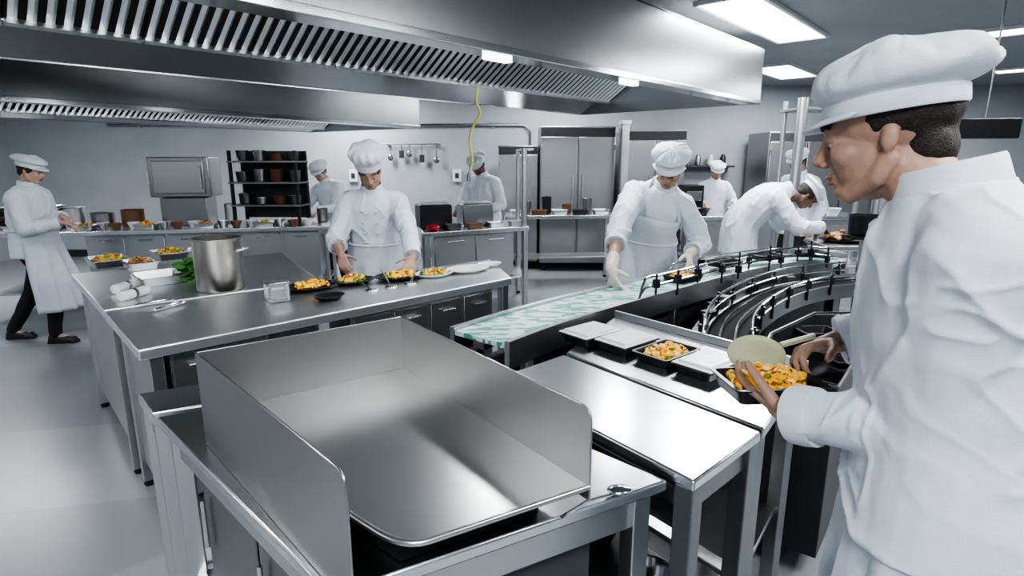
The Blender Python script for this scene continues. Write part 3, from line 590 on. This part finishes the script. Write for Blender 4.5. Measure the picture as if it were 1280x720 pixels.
# right rear
c5=[V3(2.2,7.3,.9),V3(4.6,7.3,.9),V3(4.6,8.0,.9),V3(2.2,8.0,.9)]
work_table('rear right steel counter in front of the farthest cook',c5,.9,inset=.06,shelf=.35)
cabinet('steel cabinets under the rear right counter',[bil(c5,*w) for w in((.06,.15),(.94,.15),(.94,.85),(.06,.85))],.355,.85,4,dm=ST)
q=V3(2.38,7.72,.901); t=thing('coffee_machine','black box machine at the left end of the rear right counter','appliance',q)
MB().box(q+Z*.19,(.26,.3,.38)).build('body',BLK,t,bev=.012); MB().box(q+V((0,-.155,.24)),(.2,.01,.12)).build('panel',STD,t,bev=.003); MB().box(q+V((0,-.17,.04)),(.2,.08,.03)).build('drip_tray',ST,t,bev=.003)
for i in range(5):
    c=V3(2.45+.42*i,7.42,.901); o=MB().lathe([(.05,0),(.06,.0),(.1,.09),(.104,.094),(.095,.09),(.055,.01)],Matrix.Translation(c),24).build('mixing_bowl',[BLK,ST,BRN,STD,WPL][i]); tag(o,['black','steel','brown','dark steel','white'][i]+' bowl on the rear right counter','bowl','bowls on the rear right counter')
t=thing('wall_shelf','dark wall shelf behind the gloved chef','shelf',(3.0,9.5,1.5))
MB().box((3.1,9.46,1.5),(.9,.26,.03)).build('board',DGR,t,bev=.003)
for x in(2.8,3.4): MB().slab([(x,9.59,1.5),(x,9.59,1.35),(x,9.4,1.49)],(.02,0,0)).build('bracket',BLK,t)
for i in range(4):
    c=V3(2.8+.2*i,9.47,1.516); o=MB().lathe([(.04,0),(.045,.005),(.045,.12),(.03,.15),(.03,.17)],Matrix.Translation(c),16).build('canister',[BLK,STD,WPL,BLK][i]); tag(o,['leftmost black','dark steel','white','rightmost black'][i]+' canister on the dark wall shelf','canister','canisters on the wall shelf')
c6=[V3(2.62,4.75,.9),V3(3.9,4.75,.9),V3(3.9,5.25,.9),V3(2.7,5.25,.9)]
work_table('steel table in front of the cook bending forward',c6,.9,inset=.05,shelf=.35,sq=True)
food('heap of browned food in front of the bending cook',(2.9,5.0,.92),.14,.1,.07,0,FOODB,60,.025)
dish('dark plate under the browned food',V3(2.9,5.0,.901),.2,.15,0,BLK)
tray('black tray at the right side of the bending cook table',V3(3.35,4.95,.901),.3,.22,.06,.2,BLK,name='food_pan',cat='pan')
for i in range(3):
    c=V3(3.2+.22*i,5.16 if i<2 else 5.1,.901) if i!=1 else V3(3.64,4.9,.901); o=MB().lathe([(.05,0),(.06,0),(.065,.16),(.07,.165),(.055,.165),(.05,.02)],Matrix.Translation(c),20).build('canister',[STD,BLK,BRN][i]); tag(o,['dark steel canister behind the black tray on the bending cook table','black canister right of the black tray','brown canister at the back of the bending cook table'][i],'canister')
rk=thing('shelving_rack','tall steel post rack between bending cook and foreground chef','rack',(3.3,6.1,0))
for x in(2.88,3.75):
    for y in(5.93,6.3): MB().tube([(x,y,0),(x,y,2.2)],.05 if x<3 and y<6 else .025,14).build('post',ST,rk)
for z in(.5,2.1): MB().box((3.31,6.115,z),(.95,.42,.025)).build('shelf',ST,rk,bev=.003)
a=PY(1230,161,4.6)
t=thing('monitor','flat black monitor hanging from the ceiling behind the chef','monitor',(a.x,a.y,CZ))
MB().box(a,(.46,.05,.15),-.3).build('screen',BLK,t,bev=.01); MB().tube([a,V3(a.x,a.y,CZ)],.006).build('pole',STD,t)
c=PY(1080,292,3.9)
t=thing('pot_stand','slim black stand holding a dark pot beside the foreground chef','stand',(c.x,c.y,0))
MB().tube([(c.x,c.y,.03),(c.x,c.y,1.08)],.022,12).build('post',ST,t); MB().lathe([(.15,0),(.15,.015),(.03,.035)],Matrix.Translation(V3(c.x,c.y,0)),24).build('base',BLK,t); MB().lathe([(.13,1.08),(.13,1.1)],Matrix.Translation(V3(c.x,c.y,0)),24).build('platform',BLK,t)
t=thing('cooking_pot','dark cooking pot on the slim stand','pot',V3(c.x,c.y,1.101)); MB().lathe([(.09,0),(.1,.01),(.105,.13),(.11,.135),(.1,.135),(.09,.02)],Matrix.Translation(V3(c.x,c.y,1.101)),28).build('pot_body',BLK,t)
MB().tube([V3(c.x+.09,c.y,1.2),V3(c.x+.2,c.y-.03,1.23)],.009).build('handle',BLK,t)
# ---------------------------------------------------------------- people
def hand(mb,w,d,n,left,k,curl=(.3,.4,.3),thumb=.4,g=1.0,spread=.06):
    d=d.normalized(); n=(n-d*n.dot(d)).normalized(); s=d.cross(n); s=-s if left else s
    mb.ell(w+d*.048*k,(.046*k*g,.036*k*g,.0135*k*g),Matrix((d,s,n)).transposed())
    mb.cap(w-d*.015*k,w+d*.03*k,.025*k*g,.022*k*g)
    ln=[(.042,.026,.02),(.047,.03,.021),(.043,.028,.02),(.034,.021,.018)]
    for i in range(4):
        k0=w+d*(.086-.004*abs(i-1))*k+s*(.031-.0205*i)*k; mb.cap(w+d*.02*k+s*(.016-.0105*i)*k,k0,.012*k*g,.0105*k*g,10)
        a=0; p=k0; dd=(d+s*spread*(1.5-i)).normalized()
        for j in range(3):
            a+=curl[j]*(1+.08*i); q=p+(dd*math.cos(a)+n*math.sin(a))*ln[i][j]*k; mb.cap(p,q,(.0098-.0009*j)*k*g,(.0092-.0010*j)*k*g,10); p=q
    p=w+d*.022*k+s*.022*k+n*.004*k; dr=(d*.55+s*.8+n*thumb).normalized(); q=p+dr*.042*k; mb.cap(p,q,.0145*k*g,.0115*k*g,10)
    dr2=(dr+d*.5+n*.15).normalized(); r=q+dr2*.03*k; mb.cap(q,r,.0112*k*g,.0102*k*g,10); dr3=(dr2+d*.25+n*.2).normalized(); mb.cap(r,r+dr3*.024*k,.0102*k*g,.0085*k*g,10)
def ik(a,b,l1,l2,pole):
    d=b-a; L=d.length
    if L>(l1+l2)*.995: s=L/(l1+l2)*1.006; l1*=s; l2*=s
    x=(l1*l1-l2*l2+L*L)/(2*L); h=math.sqrt(max(l1*l1-x*x,0)); u=d.normalized(); p=(pole-u*pole.dot(u)).normalized(); return a+u*x+p*h
def bez(a,b,c,t): return a*(1-t)**2+b*2*t*(1-t)+c*t*t
def rpt(c,L,Fv,hw,hd,a,e=2.3):
    ca,sa=math.cos(a),math.sin(a); return c+L*(hw*math.copysign(abs(ca)**(2/e),ca))+Fv*(hd*math.copysign(abs(sa)**(2/e),sa))
BS=[(-.3,.15,.11),(0,.16,.112),(.3,.138,.1),(.6,.155,.11),(.8,.15,.1),(.92,.1,.075),(1,.055,.055)]
JS=[(-2,.20,.19),(-.9,.2,.17),(-.35,.195,.152),(0,.187,.145),(.3,.172,.135),(.6,.183,.138),(.8,.180,.126),(.9,.15,.105),(.96,.105,.085),(1.0,.078,.075)]
def tab(T,t):
    for i in range(len(T)-1):
        if t<=T[i+1][0]:
            a,b=T[i],T[i+1]; f=max(0,(t-a[0])/(b[0]-a[0])); return a[1]+(b[1]-a[1])*f,a[2]+(b[2]-a[2])*f
    return T[-1][1:]
def person(label,loc,yaw,H,lean=8,side=0,hp=25,hy=0,Lh=None,Rh=None,feet=(0,0),vox=.012,hat='cap',apron=None,skin=SK1,hair=HAIR,sleeve=(1,1),gloves=None,pel=None,nb=None,hc=None,mous=False,fold=.006,hem=-.35,buttons=False,hs=1,bulk=1.06,sh=.1,hr=0,trm=TRB,apin=False,hdrop=0,crown=1,hairs=1,colh=.045,apo=0):
    k=H/1.75; yaw=R_(yaw); f=V((math.cos(yaw),math.sin(yaw),0)); l=V((-f.y,f.x,0)); loc=V3(*loc)
    root=thing('person',label,'person',loc,yaw)
    pel=V(pel) if pel else loc+Z*.535*H
    up=(Z*math.cos(R_(lean))+f*math.sin(R_(lean))+l*math.sin(R_(side))).normalized()
    nb=V(nb) if nb else pel+Z*.09*H+up*.22*H
    mid=pel+Z*.13*H
    def fr(t):
        if t<0: return pel+Z*t*.31*H,l,f
        c=bez(pel,mid,nb,t); T=(bez(pel,mid,nb,min(t+.02,1.01))-bez(pel,mid,nb,t-.02)).normalized(); L=(l-T*l.dot(T)).normalized(); return c,L,L.cross(T)
    def tor(mb,T,ts,b=1):
        rings=[]
        for t in ts:
            c,L,Fv=fr(t); hw,hd=tab(T,t); rings.append([rpt(c,L,Fv,hw*k*b,hd*k*b,2*math.pi*i/28) for i in range(28)])
        mb.loft(rings)
    sc,SL,SF=fr(.84); ST_=(SF.cross(SL)).normalized()
    S={1:sc+SL*sh*H+Z*.005,-1:sc-SL*sh*H+Z*.005}
    hya=yaw+R_(hy); h0=V((math.cos(hya),math.sin(hya),0)); hf=h0*math.cos(R_(hp))-Z*math.sin(R_(hp)); hu=Z*math.cos(R_(hp))+h0*math.sin(R_(hp)); hl=hu.cross(hf)
    if hr: q=Matrix.Rotation(R_(hr),3,hf); hu=q@hu; hl=q@hl
    hc=V(hc) if hc else nb+(up*.6+hu*.4).normalized()*.15*k+hf*.03*k
    HM=Matrix((hf,hl,hu)).transposed(); hh=lambda x,y,z: hc+HM@V((x,y,z))*k
    W={};E={}; hd_={}
    for s,h in((1,Lh),(-1,Rh)):
        if h is None: w=S[s]+f*.05-Z*.3*H+l*s*.06; h=(w,V((0,0,-1))+f*.2,-l*s,(.3,.3,.2),None)
        w=V(h[0]); pole=V(h[4]) if len(h)>4 and h[4] is not None else -f*.5+l*s*.6-Z*.6
        W[s]=w; E[s]=ik(S[s],w,.178*H,.152*H,pole); hd_[s]=(V(h[1]),V(h[2]),h[3])
    b=MB(); tor(b,BS,[-.3,-.1,0,.15,.3,.45,.6,.7,.8,.87,.92,1])
    det=vox<.009
    b.ell(hh(-.012,0,.035),(.099*k,.077*k,.087*k),HM,20,14); b.ell(hh(.022,0,-.03),(.066*k,.06*k,.084*k),HM,20,14); b.ell(hh(.058,0,-.094),(.027*k,.028*k,.020*k),HM)
    for s in(-1,1):
        b.cap(hh(-.01,.056*s,-.045),hh(.01,.052*s,-.075),.018*k,.017*k); b.cap(hh(.01,.052*s,-.075),hh(.055,.02*s,-.098),.017*k,.018*k); b.ell(hh(.054,.037*s,-.028),(.028*k,.025*k,.026*k),HM)
        b.ell(hh(-.014,.075*s,-.012),(.014*k,.007*k,.024*k),HM@Matrix.Rotation(R_(-12),3,'Y')); b.cap(hh(.072,.044*s,.019),hh(.086,.018*s,.017),.009*k,.0095*k)
        b.ell(hh(.0735,.031*s,.001),(.0145*k,.0165*k,.0115*k),HM); b.ell(hh(.071,.031*s,-.0145),(.012*k,.016*k,.007*k),HM); b.ell(hh(.096,.012*s,-.04),(.011*k,.009*k,.008*k),HM)
    b.cap(hh(.083,0,.016),hh(.108,0,-.033),.0078*k,.0115*k); b.ell(hh(.083,0,-.063),(.014*k,.023*k,.0065*k),HM); b.ell(hh(.079,0,-.0745),(.0135*k,.02*k,.007*k),HM)
    b.cap(nb-Z*.04*k,hh(-.025,0,-.05),.062*k,.056*k,18)
    for s in(1,-1):
        b.cap(S[s],E[s],.05*k,.04*k); b.cap(E[s],W[s],.042*k,.027*k); hand(b,W[s],*hd_[s][:2],s==1,k*.98,hd_[s][2])
        hip=pel+l*s*.055*H-Z*.02*H; an=loc+l*s*.058*H+f*feet[0 if s==1 else 1]+Z*.05*H; kn=ik(hip,an,.25*H,.235*H,f)
        b.cap(hip,kn,.078*k,.05*k); b.cap(kn,an,.05*k,.036*k); b.cap(an-Z*.01*H,an+f*.13*k-Z*.028*H,.035*k,.026*k)
        hd_[s]+=(hip,kn,an)
    blob(b,'body',skin,root,vox*(.8 if not det else (.8 if vox<.006 else 1)),2)
    # jacket
    j=MB(); ts=[hem+(1-hem)*i/20 for i in range(21)]; tor(j,JS,ts,bulk)
    for s in(1,-1):
        fv=sleeve[0 if s==1 else 1]; e2=E[s].lerp(W[s],.93*fv)
        j.cap(sc+SL*s*.05*H+ST_*.012*k,S[s]-Z*.008*k,.078*k*bulk,.074*k*bulk,18)
        j.cap(S[s]-Z*.012*k,S[s].lerp(E[s],.5),.076*k*bulk,.07*k*bulk,18); j.cap(S[s].lerp(E[s],.5),E[s],.07*k*bulk,.06*k*bulk,18)
        dv=(e2-E[s]); n_=4; pts=[E[s]+dv*i/n_ for i in range(n_+1)]; rr=[.06*k*bulk*(1-.22*i/n_) for i in range(n_+1)]
        j.tube([E[s]-dv.normalized()*.03]+pts,[.045*k]+rr,18)
    def dsp(p):
        w=noise.noise(p*2.6)*.9; q=V((p.x*5.5+w,p.y*5.5-w,p.z*3+w)); a=max(0,1-abs(noise.noise(q))*3.2)**3
        q2=V((p.x*9-w*2,p.y*9+w*2,p.z*5+w*3)); a2=max(0,1-abs(noise.noise(q2))*4)**3
        r=fold*(1.5*a+.7*a2-.5+.5*noise.noise(p*3.4))
        for s in(1,-1):
            d=(p-E[s]).length
            if d<.2*k:
                ax=(W[s]-S[s]).normalized(); al=(p-E[s]).dot(ax); ph=al*75+noise.noise(p*9)*5; r+=fold*.55*math.exp(-(d/(.1*k))**2)*(max(0,math.sin(ph))**2-.4)
        return r
    jo=blob(j,'jacket',WHT,root,vox,4,dsp)
    cM=Matrix.Translation(nb-up*.005*k)@Matrix((SF,SL,ST_)).transposed().to_4x4()
    MB().lathe([(.08*k,-.035*k),(.083*k,-.005*k),(.076*k,(colh-.005)*k),(.073*k,colh*k),(.069*k,(colh-.003)*k),(.071*k,0)],cM,32,lambda p,a,r,z:V((p.x*1.02,p.y*.98,p.z-.006*k*math.cos(a)))).build('collar',WHT,jo)
    for s in(1,-1):
        fv=sleeve[0 if s==1 else 1]; e2=E[s].lerp(W[s],.93*fv); dv=(W[s]-E[s]).normalized(); r=.049*k*bulk+(1-fv)*.012*k
        MB().tube([e2-dv*.045*k,e2-dv*.02*k,e2+dv*.004*k,e2+dv*.004*k,e2-dv*.01],[r*1.04,r*1.08,r*1.05,r*.9,r*.8],20).build('cuff',WHT,jo)
    if buttons:
        for t in(.35,.5,.65,.8):
            for a in(80,103):
                c,L,Fv=fr(t); hw,hd=tab(JS,t); p=rpt(c,L,Fv,hw*k*bulk,hd*k*bulk,R_(a)); MB().ell(p+Fv*.006,(.009,.009,.006),None,10,6).build('button',WPL,jo)
    m=MB(); m.ell(pel-Z*.03*k,(.1*k,.15*k,.11*k),Matrix((f,l,Z)).transposed())
    for s in(1,-1):
        hip,kn,an=hd_[s][3:]; m.cap(hip,kn,.098*k,.07*k,16); m.cap(kn,an+Z*.01,.07*k,.055*k,16)
    blob(m,'trousers',trm,root,max(vox,.012),2,lambda p:.006*noise.noise(p*9))
    for s in(1,-1):
        an=hd_[s][5]; g=V((an.x,an.y,an.z-.05*H)); m=MB(); m.cap(g+Z*.045*k-f*.03*k,g+Z*.035*k+f*.15*k,.043*k,.033*k,14); m.cap(g+Z*.045*k,g+Z*.1*k-f*.01,.045*k,.045*k); m.box(g+f*.06*k+Z*.012,(.25*k,.085*k,.024),yaw); blob(m,'shoe',BLK,root,.01,2)
    if gloves:
        for s in(1,-1): g=MB(); hand(g,W[s],*hd_[s][:2],s==1,k*.98,hd_[s][2],g=1.2); dv=(E[s]-W[s]).normalized(); g.cap(W[s],W[s]+dv*.12*k,.034*k,.041*k); blob(g,'glove',gloves,root,min(vox,.006),2)
    if apron:
        hem_a,top,bib=apron; n_=30; rows=[]
        lv=[hem_a+(top-hem_a)*i/22 for i in range(23)]
        for t in lv:
            c,L,Fv=fr(t); hw,hd=tab(JS,t); am=(78 if t<=.32 else 78-34*min(1,(t-.32)/.2)); o=(.018+ .035*min(1,max(0,-t)*1.6)) if not apin else -.012
            of=o*(1.3 if t<0 else 1)+apo*min(1,max(0,-t))
            rows.append([rpt(c,L,Fv,(hw*bulk)*k+o,(hd*bulk)*k+of,R_(90-am+2*am*i/n_))+Fv*((.02*math.sin(i*1.1+2+t*2)+.008*math.sin(i*2.7))*min(1,max(0,.25-t))) for i in range(n_+1)])
        vs=[p for r in rows for p in r]; w=n_+1; m=MB().poly(vs,[(a*w+i,a*w+i+1,(a+1)*w+i+1,(a+1)*w+i) for a in range(len(rows)-1) for i in range(n_)])
        ao=m.build('apron',APR,root,sol=.005)
        if not apin:
            c,L,Fv=fr(.3); hw,hd=tab(JS,.3); MB().tube([rpt(c,L,Fv,hw*k*bulk+.019,hd*k*bulk+.019,2*math.pi*i/40) for i in range(40)],.009,8,True).build('apron_tie',WHT,ao)
        if bib:
            for i,s in((0,1),(n_,-1)):
                p=rows[-1][i]; c,L,Fv=fr(1.0); q=c+L*s*.075*k+Z*.03*k; MB().tube(crv([p,p.lerp(q,.5)+Fv*.03,q,c-Fv*.07*k+Z*.03],4),.008,8).build('strap',APR,ao)
    m=MB(); m.ell(hh(-.020,0,.022+.01*(1-hairs)*10),(.0965*k,.081*k,.082*k*hairs),HM,24,16); m.ell(hh(-.06,0,-.03),(.045*k,.058*k,.05*k),HM)
    blob(m,'hair',hair,root,.006,2,lambda p:.002*noise.noise(p*60))
    H4=Matrix.Translation(hc)@HM.to_4x4()@Matrix.Scale(k,4)@Matrix.Translation((0,0,-hdrop))
    if hat=='cap':
        pr=[(.086,.038),(.0945,.038),(.096,.066),(.1,.071),(.112,.077),(.122,.088),(.126,.103),(.123,.122),(.113,.14),(.096,.157),(.074,.168),(.042,.175),(.01,.177)]
        pr=[(r,z if z<.07 else .07+(z-.07)*crown) for r,z in pr]
        def fn(p,a,r,z):
            w=max(0,min(1,(z-.07)/.03)); cr_=max(0,1-abs(noise.noise(V((math.cos(a)*3+z*9,math.sin(a)*3,z*16+len(label)))))*3)**2
            rr=1+w*(.10*noise.noise(V((math.cos(a)*1.8,math.sin(a)*1.8,z*12+len(label))))-.045*cr_)
            return V((p.x*1.12*rr*hs-.012-w*.014, p.y*rr*hs*1.0, z+w*(.02*noise.noise(V((p.x*14,p.y*14,3)))-.006*cr_)))
        ho=MB().lathe(pr,H4,96,fn).build('cap',HATM,root,sub=1)
        rows=[]
        for j_ in range(5):
            u=j_/4; rows.append([H4@V((( .0955+.036*u*max(0,math.cos(a))**.6)*math.cos(a)*1.12*hs-.012,(.0955+.018*u)*math.sin(a)*hs,.044-.016*u*math.cos(a))) for a in [R_(-68+136*i/20) for i in range(21)]])
        vs=[p for r in rows for p in r]; MB().poly(vs,[(a*21+i,a*21+i+1,(a+1)*21+i+1,(a+1)*21+i) for a in range(4) for i in range(20)]).build('visor',HATM,ho,sol=.005)
        MB().lathe([(.0965,.036),(.099,.04),(.0995,.064),(.0965,.068),(.09,.05)],H4,48,lambda p,a,r,z:V((p.x*1.12*hs-.012,p.y*hs,z))).build('band',HATM,ho)
    elif hat=='toque':
        pr=[(.086,.03),(.0945,.032),(.094,.09),(.1,.095),(.110,.103),(.118,.118),(.12,.138),(.112,.165),(.092,.185),(.055,.197),(.01,.2)]
        def fn(p,a,r,z):
            w=max(0,min(1,(z-.09)/.03)); rr=1+w*(.04*math.cos(12*a+z*20)+.12*noise.noise(V((math.cos(a)*2,math.sin(a)*2,z*14)))); return V((p.x*1.12*rr-.012,p.y*rr,z+w*.02*noise.noise(V((p.x*14,p.y*14,7)))))
        MB().lathe(pr,H4,96,fn).build('toque',HATM,root,sub=1)
    if vox<.0125:
        for s in(1,-1):
            e=MB().ell(hh(.0738,.031*s,-.0068),(.0112*k,.013*k,.0098*k),HM).build('eye',EYE,root); MB().ell(hh(.0805,.031*s,-.0105),(.0048*k,.0068*k,.0062*k),HM).build('iris',IRIS,e)
            MB().tube(crv([hh(.076,.052*s,.020),hh(.0895,.036*s,.0275),hh(.095,.015*s,.022)],4),[.002*k]+[.004*k]*7+[.003*k],6).build('eyebrow',hair,root)
        MB().ell(hh(.0875,0,-.0655),(.0115*k,.0225*k,.0048*k),HM).ell(hh(.0832,0,-.0752),(.0112*k,.019*k,.0054*k),HM).build('lips',LIP,root)
    return root
DN=V((0,0,-1))
w0=P(65,425,0)
person('woman in white coat and apron striding beside the rear counter at far left',(w0.x,w0.y),8,1.64,lean=5,hp=14,Lh=(PY(78,270,5.12),V((.9,-.4,-.3)),DN,(.5,.6,.4)),Rh=(PY(76,278,4.9),V((.9,.4,-.3)),DN,(.5,.6,.4)),feet=(-.36,.10),vox=.011,apron=(-1.12,.3,False),hem=-.2,skin=SK1,hair=HAIRG,hdrop=.01,crown=.65,bulk=1.14,apo=.05)
person('chef in tall puffy toque and white jacket plating food at the long prep table',(-.97,4.1),-88,1.68,lean=15,side=0,hp=30,hy=10,hr=5,Lh=(P(516,322,1.0),V((-.1,-.9,-.45)),V((-.5,0,-.8)),(.4,.5,.4)),Rh=(P(426,318,1.0),V((.35,-.8,-.45)),V((.4,0,-.8)),(.35,.45,.4)),vox=.008,hat='toque',apron=(-.9,.32,False),skin=SK2,sleeve=(1,.45),fold=.009,buttons=True,hdrop=.002,bulk=1.1)
person('background cook in white cap leaning left beside the pan rack',(-2.25,7.35),-110,1.62,lean=18,side=-8,hp=30,Lh=((-2.35,6.95,1.0),V((-.2,-1,-.3)),DN,(.3,.3,.3)),Rh=((-2.6,7.0,1.0),V((-.2,-1,-.3)),DN,(.3,.3,.3)),vox=.012,skin=SK1,hdrop=.01,crown=.65,bulk=1.12)
person('background cook with dark face bowing behind the rear centre table',(-.33,7.25),-120,1.70,lean=14,hp=40,Lh=((-.35,6.92,1.02),V((-.3,-1,-.3)),DN,(.3,.3,.3)),Rh=((-.65,7.0,1.02),V((-.3,-1,-.3)),DN,(.3,.3,.3)),vox=.012,skin=SK3,hat='cap',crown=.6,bulk=1.12)
person('gloved chef in white cap and bib apron packing at the conveyor',(.93,4.0),-97,1.74,lean=22,side=15,hp=32,hy=-16,hr=-8,Lh=(P(860,318,1.0),V((.0,-.7,-.6)),V((-.6,0,-.6)),(.4,.4,.3)),Rh=(P(764,336,1.0),V((.15,-.5,-.8)),V((.6,-.1,-.5)),(.35,.4,.3)),vox=.008,hat='cap',hs=1.0,crown=.6,apron=(-1.0,.7,True),skin=SK2,sleeve=(.75,.35),gloves=GLV,fold=.009,hdrop=0,bulk=1.12)
person('cook bending far forward over the browned food',(2.12,5.35),-8,1.74,hp=55,nb=(2.5,5.26,1.33),hc=(2.66,5.22,1.29),Lh=((2.74,5.3,1.02),V((.6,-.2,-.6)),DN,(.3,.4,.3)),Rh=((2.74,5.05,1.02),V((.6,.1,-.6)),DN,(.3,.4,.3)),vox=.011,hat='cap',skin=SK3,fold=.009,crown=.5,bulk=1.12)
person('farthest cook facing the camera at the rear right counter',(2.84,8.2),-95,1.58,lean=10,hp=25,Lh=((3.0,7.9,1.0),V((0,-1,-.2)),DN,(.3,.3,.3)),Rh=((2.65,7.9,1.0),V((0,-1,-.2)),DN,(.3,.3,.3)),vox=.012,skin=SK2,crown=.65,bulk=1.1)
person('cook in white behind the steel rack, beside the foreground chef nose',(3.38,6.78),-150,1.72,lean=10,hp=20,vox=.012,skin=SK2,crown=.65,bulk=1.1)
# foreground chef
hx=P(985,517,1.075); tcen=P(960,474,1.095)
person('foreground chef in floppy white cap and white coat filling a meal tray',(.82,.98),155,1.84,pel=(.82,.97,1.0),nb=(.765,1.015,1.553),hc=(.69,1.095,1.648),hp=9,hy=-14,
  Lh=(hx,V((-.28,.95,.02)),V((.55,.15,.8)),(.25,.35,.3),V((.5,-.5,-.75))),Rh=(P(1042,428,1.15),V((-.92,-.15,-.12)),V((-.1,-.5,-.85)),(.7,.8,.5),V((.5,.5,-.7))),
  vox=.005,hat='cap',hs=.97,apron=(-1.1,.1,False),apin=True,skin=SK2,hair=HAIR,fold=.0085,hem=-.14,bulk=1.12,sh=.1,hdrop=0.006,crown=.8,hairs=.88,colh=.045)
tray('black meal tray of yellow food held by the foreground chef',tcen-Z*.035,.21,.14,.04,R_(5),BLK)
food('yellow diced food in the tray held by the foreground chef',tcen-Z*.022,.09,.06,.055,R_(5),FOODY,130,.0135)
s0=PY(945,444,1.38); h1=P(1003,420,1.15)
t=thing('serving_scoop','round olive scoop held over the tray by the foreground chef','scoop',s0)
M=Matrix.Translation(s0)@Matrix.Rotation(R_(-12),4,'Y')@Matrix.Rotation(R_(24),4,'X')
MB().lathe([(.02,-.005),(.055,-.003),(.067,.004),(.069,.006),(.065,.007),(.05,.001),(.01,-.001)],M,40).build('scoop_disc',BEI,t)
MB().tube([s0.lerp(h1,.5),h1+V((.03,0,0))],.008,10).build('handle',BEI,t)
w=bpy.data.worlds.new('world'); SC.world=w; w.use_nodes=True; w.node_tree.nodes['Background'].inputs[0].default_value=(.7,.8,.9,1); w.node_tree.nodes['Background'].inputs[1].default_value=.1
